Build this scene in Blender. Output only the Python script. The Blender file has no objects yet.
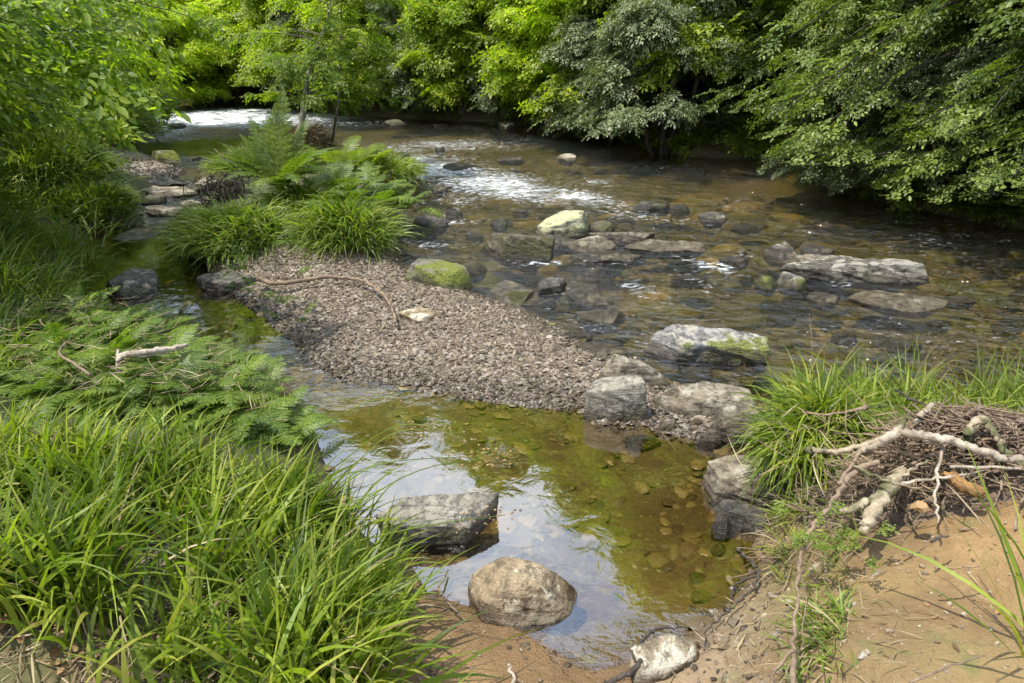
import bpy, math, random
import numpy as np
from mathutils import Vector, noise as mn
rng = np.random.default_rng(7); random.seed(7)
R = math.radians
sc = bpy.context.scene; col = sc.collection
# ------------------------------------------------------------------ camera
H, F, TH = 2.2, 740.0, R(22)
cd = bpy.data.cameras.new('camera'); cam = bpy.data.objects.new('camera', cd); col.objects.link(cam)
cam.location = (0, 0, H); cam.rotation_euler = (R(90)-TH, 0, 0)
cd.sensor_width = 36; cd.lens = 36*F/1024; cd.clip_start = .05; cd.clip_end = 600
sc.camera = cam
def ray(u, v):
    cx = (u-512)/F; cy = (341.5-v)/F
    return Vector((cx, math.cos(TH)+cy*math.sin(TH), -math.sin(TH)+cy*math.cos(TH)))
def G(u, v, z=0.):                       # where the sight line meets height z
    d = ray(u, v); t = (z-H)/d.z
    return Vector((d.x*t, d.y*t, z))
def PX(x, y, z=0.):                      # numpy: world -> pixel
    yc = y*math.cos(TH)-(z-H)*math.sin(TH); up = y*math.sin(TH)+(z-H)*math.cos(TH)
    yc = np.maximum(yc, .05)
    return 512+F*x/yc, 341.5-F*up/yc
# ------------------------------------------------------------------ noise
_lat = rng.random((256, 256))
def vn(x, y):
    xi = np.floor(x).astype(int); yi = np.floor(y).astype(int); fx = x-xi; fy = y-yi
    fx = fx*fx*(3-2*fx); fy = fy*fy*(3-2*fy)
    a = _lat[xi & 255, yi & 255]; b = _lat[(xi+1) & 255, yi & 255]; c = _lat[xi & 255, (yi+1) & 255]; d = _lat[(xi+1) & 255, (yi+1) & 255]
    return (a*(1-fx)+b*fx)*(1-fy)+(c*(1-fx)+d*fx)*fy
def fbm(x, y, s=1., o=4):
    r = 0; a = 1; t = 0
    for k in range(o):
        r = r+a*vn(x*s+17.3*k, y*s-9.1*k); t += a; a *= .5; s *= 2.03
    return r/t
# ------------------------------------------------------------------ mesh / object helpers
def mesh(name, V, Fc, smooth=False):
    """V (n,3); Fc (m,k) array of equal faces"""
    V = np.ascontiguousarray(V, dtype=np.float32); Fc = np.ascontiguousarray(Fc, dtype=np.int32)
    me = bpy.data.meshes.new(name); m, k = Fc.shape
    me.vertices.add(len(V)); me.vertices.foreach_set('co', V.ravel())
    me.loops.add(m*k); me.loops.foreach_set('vertex_index', Fc.ravel())
    me.polygons.add(m); me.polygons.foreach_set('loop_start', np.arange(0, m*k, k, dtype=np.int32))
    me.polygons.foreach_set('use_smooth', np.full(m, smooth, dtype=bool))
    me.update(calc_edges=True)
    return me
def attr(me, name, vals):
    vals = np.asarray(vals, dtype=np.float32)
    if vals.ndim == 1:
        a = me.attributes.new(name, 'FLOAT', 'POINT'); a.data.foreach_set('value', vals)
    else:
        a = me.attributes.new(name, 'FLOAT_COLOR', 'POINT')
        a.data.foreach_set('color', np.concatenate([vals, np.ones((len(vals), 1))], 1).astype(np.float32).ravel())
def obj(name, me, m=None, parent=None, label=None, cat=None, group=None, kind=None, loc=None):
    o = bpy.data.objects.new(name, me); col.objects.link(o)
    if me is not None and m is not None and not me.materials: me.materials.append(m)
    if parent: o.parent = parent
    if loc is not None: o.location = loc
    if label: o['label'] = label
    if cat: o['category'] = cat
    if group: o['group'] = group
    if kind: o['kind'] = kind
    return o
def join_arrays(parts):
    Vs, Fs, n = [], [], 0
    for V, Fc in parts:
        Vs.append(V); Fs.append(np.asarray(Fc)+n); n += len(V)
    return np.concatenate(Vs), np.concatenate(Fs)
# ------------------------------------------------------------------ materials
class NT:
    def __init__(s, name):
        s.m = bpy.data.materials.new(name); s.m.use_nodes = True; s.t = s.m.node_tree; s.t.nodes.clear()
        s.out = s.n('ShaderNodeOutputMaterial')
    def n(s, typ, **kw):
        nd = s.t.nodes.new(typ)
        for k, v in kw.items():
            if k.startswith('i_'): 
                key = k[2:]; nd.inputs[int(key) if key.isdigit() else key.replace('_', ' ')].default_value = v
            else: setattr(nd, k, v)
        return nd
    def l(s, a, b): s.t.links.new(a, b)
    def setin(s, sock, v):
        if hasattr(v, 'is_output') or isinstance(v, bpy.types.NodeSocket): s.l(v, sock)
        else: sock.default_value = v
    def noise(s, vec=None, scale=5., detail=4., rough=.55, dist=0.):
        nd = s.n('ShaderNodeTexNoise'); nd.inputs['Scale'].default_value = scale; nd.inputs['Detail'].default_value = detail
        nd.inputs['Roughness'].default_value = rough; nd.inputs['Distortion'].default_value = dist
        if vec is not None: s.l(vec, nd.inputs['Vector'])
        return nd.outputs['Fac']
    def ramp(s, v, a, b, lo=0., hi=1.):
        nd = s.n('ShaderNodeMapRange'); nd.interpolation_type = 'SMOOTHSTEP'
        s.setin(nd.inputs['Value'], v)
        for k, x in (('From Min', a), ('From Max', b), ('To Min', lo), ('To Max', hi)): nd.inputs[k].default_value = x
        return nd.outputs['Result']
    def math(s, op, a, b=0.):
        nd = s.n('ShaderNodeMath', operation=op); s.setin(nd.inputs[0], a); s.setin(nd.inputs[1], b); return nd.outputs[0]
    def mix(s, f, a, b, mode='MIX'):
        nd = s.n('ShaderNodeMix', data_type='RGBA', blend_type=mode); s.setin(nd.inputs[0], f)
        for i, x in ((6, a), (7, b)):
            if isinstance(x, tuple): nd.inputs[i].default_value = (*x, 1)
            else: s.l(x, nd.inputs[i])
        return nd.outputs[2]
    def scaled(s, vec, sx, sy, sz, rot=(0, 0, 0)):
        nd = s.n('ShaderNodeMapping'); s.l(vec, nd.inputs['Vector']); nd.inputs['Scale'].default_value = (sx, sy, sz); nd.inputs['Rotation'].default_value = rot
        return nd.outputs[0]
    def bump(s, h, dist=.01, strength=1., normal=None):
        nd = s.n('ShaderNodeBump'); s.l(h, nd.inputs['Height']); nd.inputs['Distance'].default_value = dist; s.setin(nd.inputs['Strength'], strength)
        if normal is not None: s.l(normal, nd.inputs['Normal'])
        return nd.outputs[0]
    def principled(s, color, rough=.6, normal=None, spec=.5):
        nd = s.n('ShaderNodeBsdfPrincipled')
        if isinstance(color, tuple): nd.inputs['Base Color'].default_value = (*color, 1)
        else: s.l(color, nd.inputs['Base Color'])
        s.setin(nd.inputs['Roughness'], rough); s.setin(nd.inputs['Specular IOR Level'], spec)
        if normal is not None: s.l(normal, nd.inputs['Normal'])
        return nd.outputs[0]
    def done(s, sh): s.l(sh, s.out.inputs['Surface']); return s.m
def geo_pos(t): return t.n('ShaderNodeNewGeometry')
def leaf_mat(name, cols, trans=.45, rough=.38, tcol=None, clump=.35, spec=.5):
    t = NT(name); g = geo_pos(t)
    if tcol is None: cols = [(a*1.27, b*.98, c_*.9) for a, b, c_ in cols]
    r = g.outputs['Random Per Island']
    cr = t.n('ShaderNodeValToRGB'); t.l(r, cr.inputs[0]); e = cr.color_ramp.elements
    while len(e) < len(cols): e.new(.5)
    for i, c in enumerate(cols): e[i].position = i/(len(cols)-1); e[i].color = (*c, 1)
    nz = t.noise(g.outputs['Position'], clump, 3)
    hs = t.n('ShaderNodeHueSaturation'); t.l(cr.outputs[0], hs.inputs['Color'])
    t.l(t.ramp(nz, .3, .7, .75, 1.35), hs.inputs['Value']); t.l(t.ramp(nz, .3, .7, .512, .492), hs.inputs['Hue'])
    c = hs.outputs[0]
    p = t.principled(c, rough, None, spec)
    tr = t.n('ShaderNodeBsdfTranslucent'); t.l(t.mix(1., c, tcol or (1.5, 1.75, .5), 'MULTIPLY'), tr.inputs['Color'])
    mx = t.n('ShaderNodeMixShader'); mx.inputs[0].default_value = trans; t.l(p, mx.inputs[1]); t.l(tr.outputs[0], mx.inputs[2])
    return t.done(mx.outputs[0])
def wood_mat(name, a, b, moss=0., rough=.85):
    t = NT(name); g = geo_pos(t); pos = g.outputs['Position']
    n1 = t.noise(pos, 14, 5, .65); n2 = t.noise(pos, 90, 3, .6)
    c = t.mix(t.ramp(n1, .35, .65), a, b); c = t.mix(t.ramp(n2, .4, .8, 0, .5), c, tuple(x*.45 for x in a))
    if moss > 0:
        n3 = t.noise(pos, 6, 4)
        c = t.mix(t.ramp(n3, .62-moss*.25, .7-moss*.2), c, (.085, .085, .03))
    return t.done(t.principled(c, rough, t.bump(t.math('ADD', n1, n2), .006, .8)))
def rock_mat(name, base, alt, lichen=.3, moss=0., lcol=(.38, .345, .265), mosscol=(.10, .13, .025), scale=1., strata=.6, dirt=0.):
    t = NT(name); g = geo_pos(t); pos = g.outputs['Position']; tc = t.n('ShaderNodeTexCoord'); ob = tc.outputs['Object']
    n0 = t.noise(ob, 3.5*scale, 5, .6, .4); n1 = t.noise(ob, 16*scale, 6, .7); n2 = t.noise(ob, 90*scale, 3, .6)
    st = t.noise(t.scaled(ob, 4, 5, 45, (.25, .15, 0)), 1.0*scale, 5, .65, .5)
    vor = t.n('ShaderNodeTexVoronoi', feature='DISTANCE_TO_EDGE'); vor.inputs['Scale'].default_value = 3.2*scale
    t.l(t.scaled(t.mix(.25, ob, t.n('ShaderNodeTexNoise', i_Scale=4.).outputs['Color']), 1, 1.3, 2.6, (.2, .4, .3)), vor.inputs['Vector'])
    crack = t.ramp(vor.outputs[0], 0, .03); ck = t.math('MULTIPLY', t.math('SUBTRACT', 1., crack), t.ramp(n0, .45, .6))
    c = t.mix(t.ramp(n0, .3, .7), base, alt)
    c = t.mix(t.ramp(st, .45, .65, 0, strata*.7), c, tuple(x*.5 for x in base))
    c = t.mix(t.ramp(n2, .45, .75, 0, .35), c, tuple(min(1, x*1.5) for x in alt))
    c = t.mix(t.ramp(n1, .55, .40, 0, .75), c, tuple(x*.3 for x in base))
    c = t.mix(t.math('MULTIPLY', ck, .7), c, tuple(x*.22 for x in base))
    up = t.n('ShaderNodeSeparateXYZ'); t.l(g.outputs['Normal'], up.inputs[0])
    sp = t.n('ShaderNodeSeparateXYZ'); t.l(pos, sp.inputs[0])
    upf = t.ramp(up.outputs['Z'], -.1, .6)
    if lichen > 0:
        nl = t.noise(ob, 9*scale, 7, .72, .6); nl2 = t.noise(ob, 2.4*scale, 3)
        f = t.math('MULTIPLY', t.ramp(t.math('ADD', nl, t.math('MULTIPLY', nl2, .6)), .95-lichen*.32, 1.02-lichen*.32), upf)
        c = t.mix(t.math('MULTIPLY', f, .85), c, lcol)
    if moss > 0:
        nm = t.noise(ob, 5*scale, 5, .65); nm2 = t.noise(ob, 1.6*scale, 2)
        f = t.math('MULTIPLY', t.ramp(t.math('ADD', nm, nm2), 1.25-moss*.5, 1.38-moss*.5), t.ramp(up.outputs['Z'], -.5, .25))
        mc = t.mix(t.ramp(n2, .35, .65), tuple(x*.5 for x in mosscol), tuple(min(1, x*1.6) for x in mosscol))
        c = t.mix(f, c, mc)
    if dirt > 0: c = t.mix(t.ramp(n0, .5, .62, 0, dirt), c, (.30, .22, .13))
    # damp band where the water laps the stone, algae film below it
    zz = t.math('SUBTRACT', sp.outputs['Z'], t.math('MULTIPLY', t.noise(pos, 7, 5), .14))
    wet = t.ramp(zz, .035, -.02)
    c = t.mix(t.math('MULTIPLY', wet, .88), c, t.mix(1., c, (.26, .22, .16), 'MULTIPLY'))
    c = t.mix(t.ramp(sp.outputs['Z'], .0, -.03, 0, .75), c, (.11, .075, .025))
    rough = t.math('SUBTRACT', .85, t.math('MULTIPLY', wet, .5))
    h = t.math('ADD', t.math('MULTIPLY', st, .7), t.math('ADD', t.math('MULTIPLY', n1, 1.3), t.math('MULTIPLY', n2, .3)))
    nb = t.bump(h, .026, 1.)
    nb = t.bump(t.math('MULTIPLY', ck, -1.), .015, .8, nb)
    return t.done(t.principled(c, rough, nb))
M = {}
M['beech'] = leaf_mat('leaf_beech', [(.07, .12, .018), (.11, .19, .022), (.16, .27, .03), (.23, .33, .045)], .45, .42, spec=.4)
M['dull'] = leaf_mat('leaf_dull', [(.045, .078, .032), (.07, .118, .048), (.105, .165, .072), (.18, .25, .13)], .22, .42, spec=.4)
M['beechdark'] = leaf_mat('leaf_beech_dark', [(.045, .085, .018), (.07, .13, .025), (.105, .185, .035), (.16, .245, .05)], .38, .42, spec=.4)  # darker, less yellow beech green
M['lime'] = leaf_mat('leaf_lime', [(.13, .25, .02), (.20, .35, .02), (.28, .44, .025), (.42, .52, .03)], .55, .45)
M['mid'] = leaf_mat('leaf_mid', [(.09, .16, .018), (.15, .25, .02), (.22, .34, .03), (.30, .42, .04)], .5, .45)
M['hazel'] = leaf_mat('leaf_hazel', [(.07, .145, .018), (.11, .21, .022), (.17, .29, .028), (.25, .36, .045)], .55, .45)
M['fern'] = leaf_mat('leaf_fern', [(.05, .10, .014), (.08, .15, .02), (.12, .205, .028)], .4, .5, clump=2.)
M['bracken'] = leaf_mat('leaf_bracken', [(.04, .085, .014), (.065, .14, .016), (.10, .195, .02), (.15, .24, .03)], .4, .5, clump=2.5)
M['moss_plant'] = leaf_mat('leaf_yellowgreen', [(.08, .14, .018), (.12, .21, .02), (.17, .26, .03)], .4, .5, clump=2.)
M['blade'] = leaf_mat('grass_blade', [(.04, .08, .01), (.075, .14, .014), (.11, .20, .018), (.16, .26, .028), (.22, .27, .06)], .38, .45, clump=1.6, spec=.3)
M['blade_soft'] = leaf_mat('grass_soft', [(.06, .12, .018), (.09, .175, .024), (.14, .235, .032), (.20, .27, .065)], .38, .5, clump=1.2)
M['straw'] = leaf_mat('dry_straw', [(.13, .085, .045), (.22, .155, .08), (.36, .28, .16)], .2, .6, (1, 1, 1), clump=3)
M['litter'] = leaf_mat('dead_leaf', [(.13, .07, .03), (.22, .12, .05), (.34, .22, .10)], .15, .6, (1, 1, 1), clump=3)
M['bark'] = wood_mat('bark_brown', (.10, .075, .05), (.17, .14, .10), .4)
M['barkgrey'] = wood_mat('bark_grey', (.20, .18, .14), (.32, .29, .23), .5)
M['barkdark'] = wood_mat('bark_dark', (.035, .028, .02), (.07, .055, .04), .1)
M['pale'] = wood_mat('bleached_wood', (.22, .17, .115), (.42, .355, .27))
M['twig'] = wood_mat('twig_brown', (.13, .085, .052), (.26, .185, .12))
M['mossy'] = wood_mat('mossy_wood', (.24, .18, .11), (.40, .33, .22), .75)
M['rot'] = wood_mat('rotten_orange', (.14, .07, .02), (.30, .165, .045))
GREY, GREY2 = (.125, .10, .065), (.245, .205, .14)
M['rk'] = rock_mat('rock_grey', GREY, GREY2, .35)
M['rkpale'] = rock_mat('rock_pale', (.205, .165, .11), (.34, .285, .20), .5)
M['rkdark'] = rock_mat('rock_dark', (.085, .075, .055), (.16, .14, .11), .1, .25)
M['rkmoss'] = rock_mat('rock_mossy', (.17, .15, .11), (.28, .25, .19), .35, .85, mosscol=(.13, .15, .02))
M['rkbrownmoss'] = rock_mat('rock_brown_moss', (.10, .085, .055), (.19, .16, .10), .12, .7, mosscol=(.06, .058, .02))
M['rkhalf'] = rock_mat('rock_half_moss', (.19, .18, .165), (.31, .295, .27), .55, .45, mosscol=(.13, .14, .03))
M['rkyellow'] = rock_mat('rock_yellow_lichen', (.26, .25, .17), (.40, .38, .26), .75, .2, (.46, .45, .24))
M['rkwarm'] = rock_mat('rock_warm', (.25, .18, .10), (.37, .285, .175), .5, .0, (.54, .48, .36), scale=.8, strata=.4)
M['rkcream'] = rock_mat('rock_cream', (.30, .235, .145), (.40, .34, .24), .7, 0, (.52, .48, .38), dirt=.55)
M['rkblock'] = rock_mat('rock_block', (.24, .21, .16), (.36, .33, .26), .3, .35, mosscol=(.16, .15, .06), strata=.9)
M['rklong'] = rock_mat('rock_long', (.09, .078, .058), (.19, .165, .125), .55, .12, (.34, .31, .25), mosscol=(.07, .07, .025))
M['rkwet'] = rock_mat('rock_wet', (.10, .09, .075), (.19, .175, .145), .3)
# ground
def ground_mat():
    t = NT('ground'); g = geo_pos(t); pos = g.outputs['Position']
    a = t.n('ShaderNodeAttribute', attribute_name='mask'); s = t.n('ShaderNodeSeparateColor'); t.l(a.outputs['Color'], s.inputs[0])
    sp = t.n('ShaderNodeSeparateXYZ'); t.l(pos, sp.inputs[0])
    n1 = t.noise(pos, 2.2, 5, .6); n2 = t.noise(pos, 18, 5, .65); n3 = t.noise(pos, 110, 4, .6)
    vor = t.n('ShaderNodeTexVoronoi'); vor.inputs['Scale'].default_value = 26; t.l(pos, vor.inputs['Vector'])
    vs = t.n('ShaderNodeSeparateColor'); t.l(vor.outputs['Color'], vs.inputs[0])
    soil = t.mix(t.ramp(n1, .35, .65), (.20, .118, .044), (.30, .185, .075))
    soil = t.mix(t.ramp(n2, .45, .7, 0, .55), soil, (.34, .22, .10))
    soil = t.mix(t.ramp(n3, .55, .75, 0, .6), soil, (.09, .055, .028))
    soil = t.mix(t.ramp(t.noise(pos, 5.5, 5), .60, .70, 0, .7), soil, (.15, .15, .035))
    grav = t.mix(vs.outputs[0], (.17, .135, .105), (.36, .32, .27))
    grass = t.mix(t.ramp(n2, .35, .65), (.045, .04, .018), (.10, .075, .035))
    grass = t.mix(t.ramp(n1, .4, .6, 0, .8), grass, (.045, .075, .014))
    c = t.mix(s.outputs[0], soil, grav); c = t.mix(s.outputs[2], c, grass)
    wet = t.ramp(t.math('SUBTRACT', sp.outputs['Z'], t.math('MULTIPLY', n2, .03)), .035, .0)
    c = t.mix(t.math('MULTIPLY', wet, .65), c, t.mix(1., c, (.38, .33, .27), 'MULTIPLY'))
    # algae and silt on the bed, painted pool shade, sandy near the beach
    bed = t.mix(t.ramp(n1, .35, .65), (.135, .125, .032), (.145, .15, .038))
    bed = t.mix(t.ramp(t.noise(pos, 6, 5, .65), .5, .65, 0, .7), bed, (.25, .205, .07))
    bed = t.mix(t.ramp(n2, .5, .65, 0, .6), bed, (.04, .028, .01))
    cb = t.n('ShaderNodeTexVoronoi', feature='DISTANCE_TO_EDGE'); cb.inputs['Scale'].default_value = 1.; t.l(t.scaled(t.mix(.12, pos, t.n('ShaderNodeTexNoise', i_Scale=6.).outputs['Color']), 13, 17, 13), cb.inputs['Vector'])
    cv = t.n('ShaderNodeTexVoronoi'); cv.inputs['Scale'].default_value = 1.; t.l(t.scaled(t.mix(.12, pos, t.n('ShaderNodeTexNoise', i_Scale=6.).outputs['Color']), 13, 17, 13), cv.inputs['Vector']); cs = t.n('ShaderNodeSeparateColor'); t.l(cv.outputs['Color'], cs.inputs[0])
    bed = t.mix(t.math('MULTIPLY', t.ramp(cb.outputs[0], .12, .0), .45), t.mix(.4, bed, t.mix(cs.outputs[0], (.05, .036, .012), (.24, .18, .07))), (.025, .018, .008))
    silt = t.mix(t.ramp(n1, .3, .7), (.25, .165, .085), (.16, .115, .045))
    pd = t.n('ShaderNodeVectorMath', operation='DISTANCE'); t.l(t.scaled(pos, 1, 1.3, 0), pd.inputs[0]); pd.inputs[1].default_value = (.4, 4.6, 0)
    bed = t.mix(t.ramp(pd.outputs['Value'], 1.9, 1.2, 0, .75), bed, t.mix(n2, (.05, .034, .014), (.11, .075, .03)))  # pool bed browner, and darkened in colour in place of shade
    bed = t.mix(t.math('MULTIPLY', s.outputs[1], .85), bed, silt)
    c = t.mix(t.ramp(sp.outputs['Z'], .0, -.05), c, bed)
    h = t.math('ADD', t.math('MULTIPLY', n2, 1.2), t.math('MULTIPLY', n3, .5))
    nb = t.bump(h, .02, .9)
    return t.done(t.principled(c, t.math('SUBTRACT', .92, t.math('MULTIPLY', wet, .45)), nb))
def pebble_mat(name, cols, vscale=1., wetcol=True):
    t = NT(name); g = geo_pos(t); pos = g.outputs['Position']
    cr = t.n('ShaderNodeValToRGB'); t.l(g.outputs['Random Per Island'], cr.inputs[0]); e = cr.color_ramp.elements
    while len(e) < len(cols): e.new(.5)
    for i, c in enumerate(cols): e[i].position = i/(len(cols)-1); e[i].color = (*c, 1)
    n2 = t.noise(pos, 60*vscale, 4, .6)
    c = t.mix(t.ramp(n2, .35, .7, 0, .5), cr.outputs[0], t.mix(1., cr.outputs[0], (.5, .48, .42), 'MULTIPLY'))
    sp = t.n('ShaderNodeSeparateXYZ'); t.l(pos, sp.inputs[0])
    wet = t.ramp(t.math('SUBTRACT', sp.outputs['Z'], t.math('MULTIPLY', t.noise(pos, 3., 3), .05)), .03, .0)
    if wetcol: c = t.mix(t.math('MULTIPLY', wet, .7), c, t.mix(1., c, (.36, .32, .26), 'MULTIPLY'))
    return t.done(t.principled(c, t.math('SUBTRACT', .8, t.math('MULTIPLY', wet, .4)), t.bump(n2, .004, .6)))
M['gravel'] = pebble_mat('shale_gravel', [(.035, .024, .014), (.115, .085, .052), (.185, .142, .095), (.14, .095, .052), (.34, .28, .205), (.06, .043, .026), (.21, .165, .11)])
M['bedstone'] = pebble_mat('algae_stone', [(.04, .033, .014), (.11, .09, .03), (.18, .14, .05), (.10, .105, .03), (.24, .185, .08), (.14, .105, .055), (.065, .045, .022)], .4, False)
def water_mat():
    t = NT('river_water'); g = geo_pos(t); pos = g.outputs['Position']
    ar = t.n('ShaderNodeAttribute', attribute_name='rough'); rf = ar.outputs['Fac']
    af = t.n('ShaderNodeAttribute', attribute_name='foam_glint'); fo = af.outputs['Fac']
    flow = t.scaled(pos, 1, 1.6, 1, (0, 0, R(-25)))
    n1 = t.noise(flow, 2.6, 3, .5, .5); n2 = t.noise(flow, 8, 4, .65, .8); n3 = t.noise(flow, 34, 3, .6)
    calm = t.noise(pos, 7., 3, .5, .4)
    st = t.ramp(rf, 0, 1, .0, 1.)
    b0 = t.bump(calm, .012, .16)
    b1 = t.bump(n1, .22, st, b0); b2 = t.bump(n2, .11, st, b1); b3 = t.bump(n3, .016, t.math('MULTIPLY', st, .9), b2)
    fr = t.n('ShaderNodeFresnel', i_IOR=1.34); t.l(b3, fr.inputs['Normal'])
    tr = t.n('ShaderNodeBsdfTransparent'); tr.inputs[0].default_value = (.925, .84, .60, 1)
    gl = t.n('ShaderNodeBsdfGlossy'); gl.inputs['Roughness'].default_value = .03; t.l(b3, gl.inputs['Normal'])
    mx = t.n('ShaderNodeMixShader'); fm = t.n('ShaderNodeMath', operation='MULTIPLY_ADD', use_clamp=True); t.l(fr.outputs[0], fm.inputs[0]); fm.inputs[1].default_value = 1.0; t.l(t.math('SUBTRACT', .25, t.math('MULTIPLY', rf, .20)), fm.inputs[2]); t.l(fm.outputs[0], mx.inputs[0]); t.l(tr.outputs[0], mx.inputs[1]); t.l(gl.outputs[0], mx.inputs[2])
    fn = t.noise(t.scaled(pos, .55, 2.0, 1, (0, 0, R(-10))), 17, 7, .74, .5)
    ff = t.ramp(t.math('ADD', fn, t.math('MULTIPLY', fo, .19)), .63, .685)
    ff = t.math('MULTIPLY', ff, t.ramp(fo, .02, .14))
    df = t.n('ShaderNodeBsdfDiffuse'); df.inputs[0].default_value = (.75, .78, .80, 1)  # white colour for froth and for painted sky glints on the ripples
    m2 = t.n('ShaderNodeMixShader'); lo_ = t.noise(t.scaled(pos, .5, 1.5, 1, (0, 0, R(-14))), 3.2, 4, .6)
    ff = t.math('MULTIPLY', ff, t.ramp(lo_, .40, .54, .25, 1.))
    t.l(t.math('MULTIPLY', ff, .82), m2.inputs[0]); t.l(mx.outputs[0], m2.inputs[1]); t.l(df.outputs[0], m2.inputs[2])
    return t.done(m2.outputs[0])
# ------------------------------------------------------------------ terrain
def W(lst): return np.array([(*G(u, v).xy,) for u, v in lst])
near = np.concatenate([np.array([(-90, 60), (-40, 42), (-25, 34), (-15, 28)]),
    W([(100, 114), (120, 124), (132, 140), (142, 152), (165, 162), (185, 170), (165, 185), (140, 205), (146, 222), (90, 232), (78, 245), (72, 265), (55, 285), (85, 298), (125, 312),
       (180, 332), (240, 352), (290, 385), (312, 420), (322, 460), (335, 500), (370, 540), (410, 565), (428, 592), (470, 607), (530, 637), (590, 668), (625, 662),
       (650, 640), (690, 632), (715, 612), (742, 590), (760, 565), (752, 545), (765, 520), (782, 490), (778, 450), (768, 425), (790, 412), (850, 410), (930, 408), (1030, 412)]),
    np.array([(6, 3.2), (12, 1), (30, -6), (90, -20), (90, -90), (-90, -90)])])
far = np.concatenate([np.array([(90, -8), (40, -1), (15, 5), (9, 7.6)]),
    W([(1024, 230), (900, 207), (825, 188), (792, 162), (720, 158), (690, 158), (600, 135), (500, 124), (350, 116), (240, 103)]),
    np.array([(-22, 42), (-90, 75), (-90, 200), (90, 200)])])
isl = W([(165, 246), (205, 260), (222, 285), (250, 308), (292, 340), (312, 362), (345, 380), (400, 384), (430, 390), (480, 400), (530, 408), (580, 408), (600, 425), (640, 424), (680, 436),
       (720, 441), (770, 440), (775, 415), (740, 396), (700, 386), (660, 383), (638, 360), (590, 346), (560, 328), (520, 310), (470, 292), (420, 281), (398, 262), (400, 225), (405, 200),
       (380, 182), (330, 165), (290, 155), (245, 165), (215, 190), (195, 215), (170, 232)])
def sdf(P, poly):
    x, y = P[:, 0], P[:, 1]; d = np.full(len(P), 1e9); ins = np.zeros(len(P), bool)
    for i in range(len(poly)):
        ax, ay = poly[i-1]; bx, by = poly[i]; ex, ey = bx-ax, by-ay
        h = np.clip(((x-ax)*ex+(y-ay)*ey)/(ex*ex+ey*ey+1e-12), 0, 1)
        d = np.minimum(d, (x-ax-ex*h)**2+(y-ay-ey*h)**2)
        c = ((ay > y) != (by > y)) & (x < (bx-ax)*(y-ay)/(by-ay+1e-12)+ax); ins ^= c
    return np.where(ins, 1, -1)*np.sqrt(d)
# controls: u, v, height, run, gravel, soil, grass
CT = [(300, 330, .06, .4, 1, 0, 0), (400, 330, .09, .5, 1, 0, 0), (480, 360, .08, .5, 1, 0, 0), (560, 390, .07, .4, 1, 0, 0), (650, 410, .06, .3, 1, 0, 0), (720, 425, .08, .3, 1, 0, 0), (380, 280, .12, .4, 1, 0, 0), (280, 298, .09, .4, 1, 0, 0), (430, 300, .1, .4, 1, 0, 0), (330, 372, .06, .3, 1, 0, 0), (300, 352, .07, .3, 1, 0, 0), (370, 382, .06, .3, 1, 0, 0),
 (195, 240, .25, .3, 0, 0, 1), (260, 230, .42, .5, 0, 0, 1), (330, 225, .40, .5, 0, 0, 1), (385, 210, .28, .3, 0, 0, 1), (300, 170, .35, .3, 0, 0, 1), (350, 255, .25, .4, .2, 0, .8),
 (100, 205, .35, .3, 0, 0, 1), (60, 215, .55, .8, 0, 0, 1), (155, 172, .06, .5, 1, 0, 0), (130, 165, .15, .5, .7, 0, .3), (110, 140, .4, .5, 0, 0, 1), (20, 260, .8, .6, 0, 0, 1), (30, 330, .55, .6, 0, 0, 1),
 (150, 360, .42, .4, 0, 0, 1), (250, 395, .32, .3, 0, 0, 1), (100, 450, .45, .5, 0, 0, 1), (200, 500, .42, .4, 0, 0, 1), (330, 560, .28, .3, 0, .2, .8), (430, 640, .07, .5, 0, 1, 0), (520, 668, .06, .6, 0, 1, 0),
 (600, 690, .07, .5, 0, 1, 0), (500, 720, .12, .5, 0, 1, 0), (665, 670, .12, .4, .3, .7, 0), (725, 645, .24, .35, .4, .3, .3), (790, 560, .50, .22, 0, .7, .3), (800, 450, .34, .2, 0, .2, .8), (900, 425, .26, .25, 0, .3, .7),
 (1000, 425, .26, .25, 0, .3, .7), (760, 600, .2, .3, .3, .4, .3), (815, 600, .5, .2, 0, .4, .6), (800, 520, .42, .2, 0, .2, .8), (820, 680, .5, .3, 0, .5, .5), (870, 560, .58, .3, 0, 1, 0), (960, 640, .62, .4, 0, 1, 0), (830, 660, .58, .4, 0, .9, .1), (1100, 600, .65, .4, 0, .8, .2), (100, 640, .45, .5, 0, .1, .9), (300, 700, .4, .5, 0, .1, .9)]
CW = np.array([(*G(c[0], c[1]).xy, *c[2:]) for c in CT]+[(0, .3, .45, .8, 0, .7, .3), (-2, .5, .5, .8, 0, .1, .9), (2.5, .5, .65, .8, 0, .6, .4), (-5, 3, .8, .8, 0, 0, 1), (5, 1, .7, .8, 0, .2, .8), (-9, 8, 1., 1, 0, 0, 1), (-12, 20, 1., 1, 0, 0, 1),
    (8, 11, .5, .5, 0, .1, .9), (4, 18, .6, .5, 0, .1, .9), (0, 25, .7, .6, 0, .1, .9), (-8, 31, .8, .6, 0, .1, .9), (0, -8, .8, 1, 0, .2, .8)])
CAv = 0
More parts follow.
